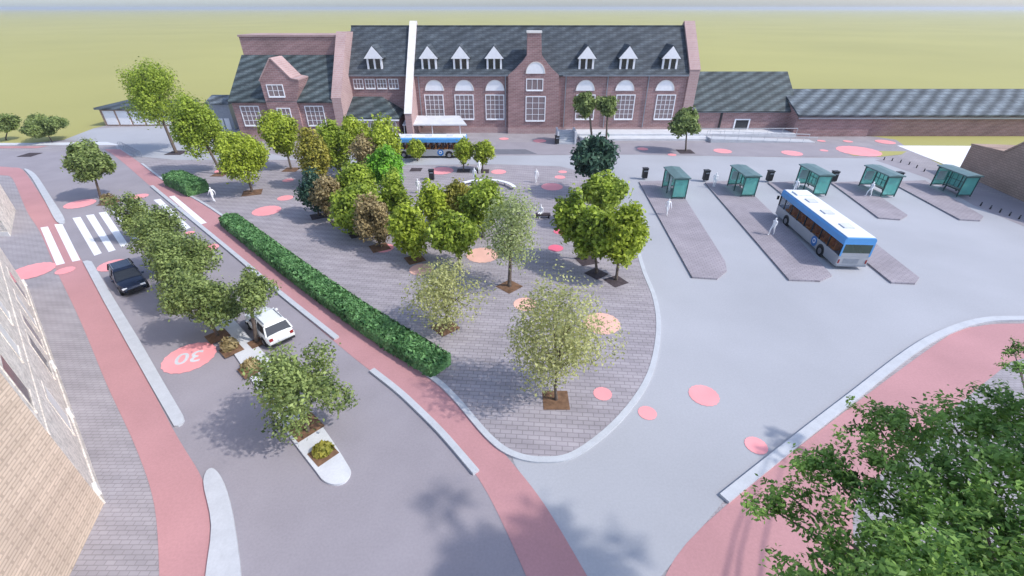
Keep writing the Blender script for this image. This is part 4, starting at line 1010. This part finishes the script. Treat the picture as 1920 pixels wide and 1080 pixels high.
def car(name, label, paint, suv=True, roof=None):
    t = empty(name, (0, 0, 0), label=label, cat='car')
    Wh = .92
    # body: lofted cross-sections along y (front +)
    secs = [(-2.25, .78, .35, .78), (-2.2, .86, .30, .98), (-1.6, .92, .28, 1.02), (0, .93, .27, 1.0), (.9, .93, .28, .98), (1.7, .90, .30, .90), (2.15, .80, .33, .76), (2.3, .66, .38, .62)]
    m = MB(); rings = []
    for y, w, z0, z1 in secs:
        pts = [(-w * .92, z0), (w * .92, z0), (w, z0 + .15), (w, (z0 + z1) / 2 + .08), (w * .93, z1 - .04), (w * .72, z1 + .01), (0, z1 + .03), (-w * .72, z1 + .01), (-w * .93, z1 - .04), (-w, (z0 + z1) / 2 + .08), (-w, z0 + .15)]
        rings.append([m.bm.verts.new((p[0], y, p[1])) for p in pts])
    for i in range(len(rings) - 1):
        n = len(rings[0])
        for k in range(n): m.bm.faces.new((rings[i][k], rings[i][(k + 1) % n], rings[i + 1][(k + 1) % n], rings[i + 1][k]))
    m.bm.faces.new(rings[0]); m.bm.faces.new(rings[-1])
    m.build('body', paint, t, smooth=True)
    # cabin glass block and roof
    zt = 1.62 if suv else 1.46; yb = -2.0 if suv else -2.05
    def loft(name, mt, lv, par):
        m = MB(); rr = []
        for z, y0, y1, w in lv: rr.append([m.bm.verts.new(p) for p in ((-w, y0, z), (w, y0, z), (w, y1, z), (-w, y1, z))])
        for i in range(len(rr) - 1):
            for k in range(4): m.bm.faces.new((rr[i][k], rr[i][(k + 1) % 4], rr[i + 1][(k + 1) % 4], rr[i + 1][k]))
        m.bm.faces.new(rr[0]); m.bm.faces.new(rr[-1]); return m.build(name, mt, par, bevel=.025)
    cab = loft('windows', 'darkglass', [(.94, yb, 1.05, .86), (zt - .09, yb + .38, .28, .70)], t)
    loft('roof', roof or paint, [(zt - .10, yb + .30, .36, .73), (zt - .02, yb + .40, .22, .68), (zt + .02, yb + .6, .05, .55)], t)
    for s in (-1, 1):
        MB().tube([(s * .86, 1.02, .95), (s * .715, .30, zt - .08)], [.035, .035], 6).build('roof_pillar', paint, t)
        MB().tube([(s * .86, yb + .02, .95), (s * .715, yb + .36, zt - .08)], [.06, .05], 6).build('roof_pillar', paint, t)
        MB().tube([(s * .875, -.45, .95), (s * .72, -.45, zt - .08)], [.03, .03], 6).build('roof_pillar', paint, t)
    for s in (-1, 1):
        MB().box(s * .60 - .17, s * .60 + .17, 2.10, 2.235, .62, .76).build('headlight', 'lampclear', t, bevel=.03)
        MB().box(s * .68 - .12, s * .68 + .12, -2.27, -2.18, .70, .92).build('tail_light', 'lampred', t, bevel=.02)
        MB().box(s * 1.0 - .09, s * 1.0 + .09, .72, .86, .98, 1.12).build('mirror', paint, t, bevel=.03)
        for y in (-1.38, 1.42):
            MB().cyl((s * .90, y, .34), .39, 'x', -.04, .04, 24).build('wheel_arch', 'black', t); wheel(t, s * .86, y, .33, .22, s)
    MB().box(-.5, .5, 2.24, 2.31, .42, .60).build('grille', 'black', t)
    MB().box(-.26, .26, -2.29, -2.2, .55, .68).build('number_plate', 'lampclear', t)
    MB().box(-.8, .8, -2.31, -2.15, .30, .46).build('rear_bumper', 'black', t, bevel=.03)
    MB().box(-.75, .75, 2.18, 2.33, .28, .40).build('front_bumper', 'black', t, bevel=.03)
    if suv:
        MB().box(-.62, -.58, yb + .6, 0, zt + .03, zt + .07).box(.58, .62, yb + .6, 0, zt + .03, zt + .07).build('roof_rail', 'rim', t)
    return t
dst = (G(322, 797).xy - G(155, 491).xy).normalized()
aa = math.atan2(-dst.x, dst.y)
c1 = car('parked_car', 'dark navy car facing the viewer beside the island trees, just below the zebra crossing', 'navy'); p = G(246, 533); c1.location = (p.x, p.y, .01); c1.rotation_euler = (0, 0, aa)
c2 = car('parked_car', 'white car seen from behind, driving away between island trees and kerb', 'carwhite'); p = G(508, 622); c2.location = (p.x, p.y, .01); c2.rotation_euler = (0, 0, aa + math.pi)
# ------------------------------------------------------------------ the foreground tree at the lower right
rng = np.random.default_rng(77)
ft = empty('foreground_tree', (12.5, 3.6, 0), label='big vivid green tree filling the lower right corner in the foreground', cat='tree')
blobs = []
def fb(px, py, z, r): 
    p = G(px, py, z); blobs.append((p.x, p.y, z, r))
for a in ((1700, 800, 11.0, 1.0), (1640, 790, 10.6, .75), (1790, 800, 11.2, 1.1), (1880, 790, 11.4, 1.2), (1930, 880, 11.8, 1.2), (1560, 890, 10.4, .9), (1480, 930, 10, .75), (1430, 945, 9.8, .5), (1640, 900, 10.8, 1.2),
          (1740, 900, 11.2, 1.2), (1830, 930, 11.6, 1.2), (1600, 1040, 10.4, .9), (1680, 1000, 11.0, 1.0), (1780, 1030, 11.4, 1.2), (1880, 1040, 11.6, 1.3), (1560, 1090, 10.2, .9), (1965, 665, 7.6, 1.0), (1915, 695, 7.4, .6), (1900, 655, 7.4, .5),
          (2000, 800, 12, 1.5), (2050, 1000, 12, 1.5), (1700, 1150, 11, 1.4), (1850, 1170, 12, 1.6), (1550, 1180, 10, 1.2), (2100, 1200, 12, 1.7)): fb(*a)
for k in range(16):      # lower and rear part of the crown, mostly hidden
    a_ = rng.uniform(0, 2 * math.pi); rr = rng.uniform(.5, 4.8)
    blobs.append((11.2 + rr * math.cos(a_), 3.4 + rr * math.sin(a_) * .8, rng.uniform(7.0, 9.2), rng.uniform(.9, 1.3)))
for k in range(24):      # upper crown, out of the picture on the right, throws the broad shade on the road
    a_ = rng.uniform(0, 2 * math.pi); rr = rng.uniform(.3, 4.6)
    blobs.append((15.5 + rr * math.cos(a_), 5.6 + rr * math.sin(a_), rng.uniform(14.0, 18.0), rng.uniform(1.3, 1.8)))
blobs = np.array(blobs); cs, ns = [], []
tot = 120000; w = blobs[:, 3] ** 2.2 * np.where(blobs[:, 2] > 13, .6, 1.0); cnt = (w / w.sum() * tot).astype(int)
for bq, n in zip(blobs, cnt):
    # twigs inside the blob give a ragged outline
    nt = max(8, int(n / 60)); td = rng.normal(size=(nt, 3)); td /= np.linalg.norm(td, axis=1, keepdims=True); tl = rng.uniform(.45, 1.12, (nt, 1)) * bq[3]
    idx = rng.integers(0, nt, n); s = rng.uniform(.35, 1.0, (n, 1)) ** .7
    pos = bq[:3] + td[idx] * tl[idx] * s * np.array([1.12, 1.0, .62]) + rng.normal(size=(n, 3)) * .085
    cs.append(pos); ns.append(td[idx] * .5 + rng.normal(size=(n, 3)) * .5 + np.array([0, 0, .7]))
cs = np.concatenate(cs); ns = np.concatenate(ns)
link('crown', leaf_mesh('crown', cs - np.array([12.5, 3.6, 0]), ns, .062, rng, 2.1), 'fore', ft)
m = MB(); m.tube([(0, 0, -.1), (.02, 0, 2.5), (-.1, .1, 5.5), (.8, .6, 9), (2.4, 1.4, 14)], [.36, .30, .24, .18, .1], 12)
for i, bq in enumerate(blobs[:41]):
    e = Vector(bq[:3]) - Vector((12.5, 3.6, 0)); s0 = Vector((-.05, .1, 4.5 + (i % 5) * .8)); m.tube([s0, s0.lerp(e, .5) + Vector((0, 0, .35)), e], [.09, .05, .015], 6)
m.build('trunk', 'bark', ft, smooth=True)
# the unseen upper crown blobs added above throw the shade on the road
# ------------------------------------------------------------------ air
hz = bpy.data.materials.new('haze'); hz.use_nodes = True; hn = hz.node_tree; hn.nodes.remove(hn.nodes['Principled BSDF'])
pv = hn.nodes.new('ShaderNodeVolumePrincipled'); pv.inputs['Color'].default_value = (.86, .90, .98, 1); pv.inputs['Density'].default_value = .00018; pv.inputs['Anisotropy'].default_value = .2
hn.links.new(pv.outputs[0], hn.nodes['Material Output'].inputs['Volume'])
MB().box(-9100, 9100, -70, 9100, -1.2, 27).build('haze', hz)
tag(bpy.data.objects['haze'], kind='stuff')
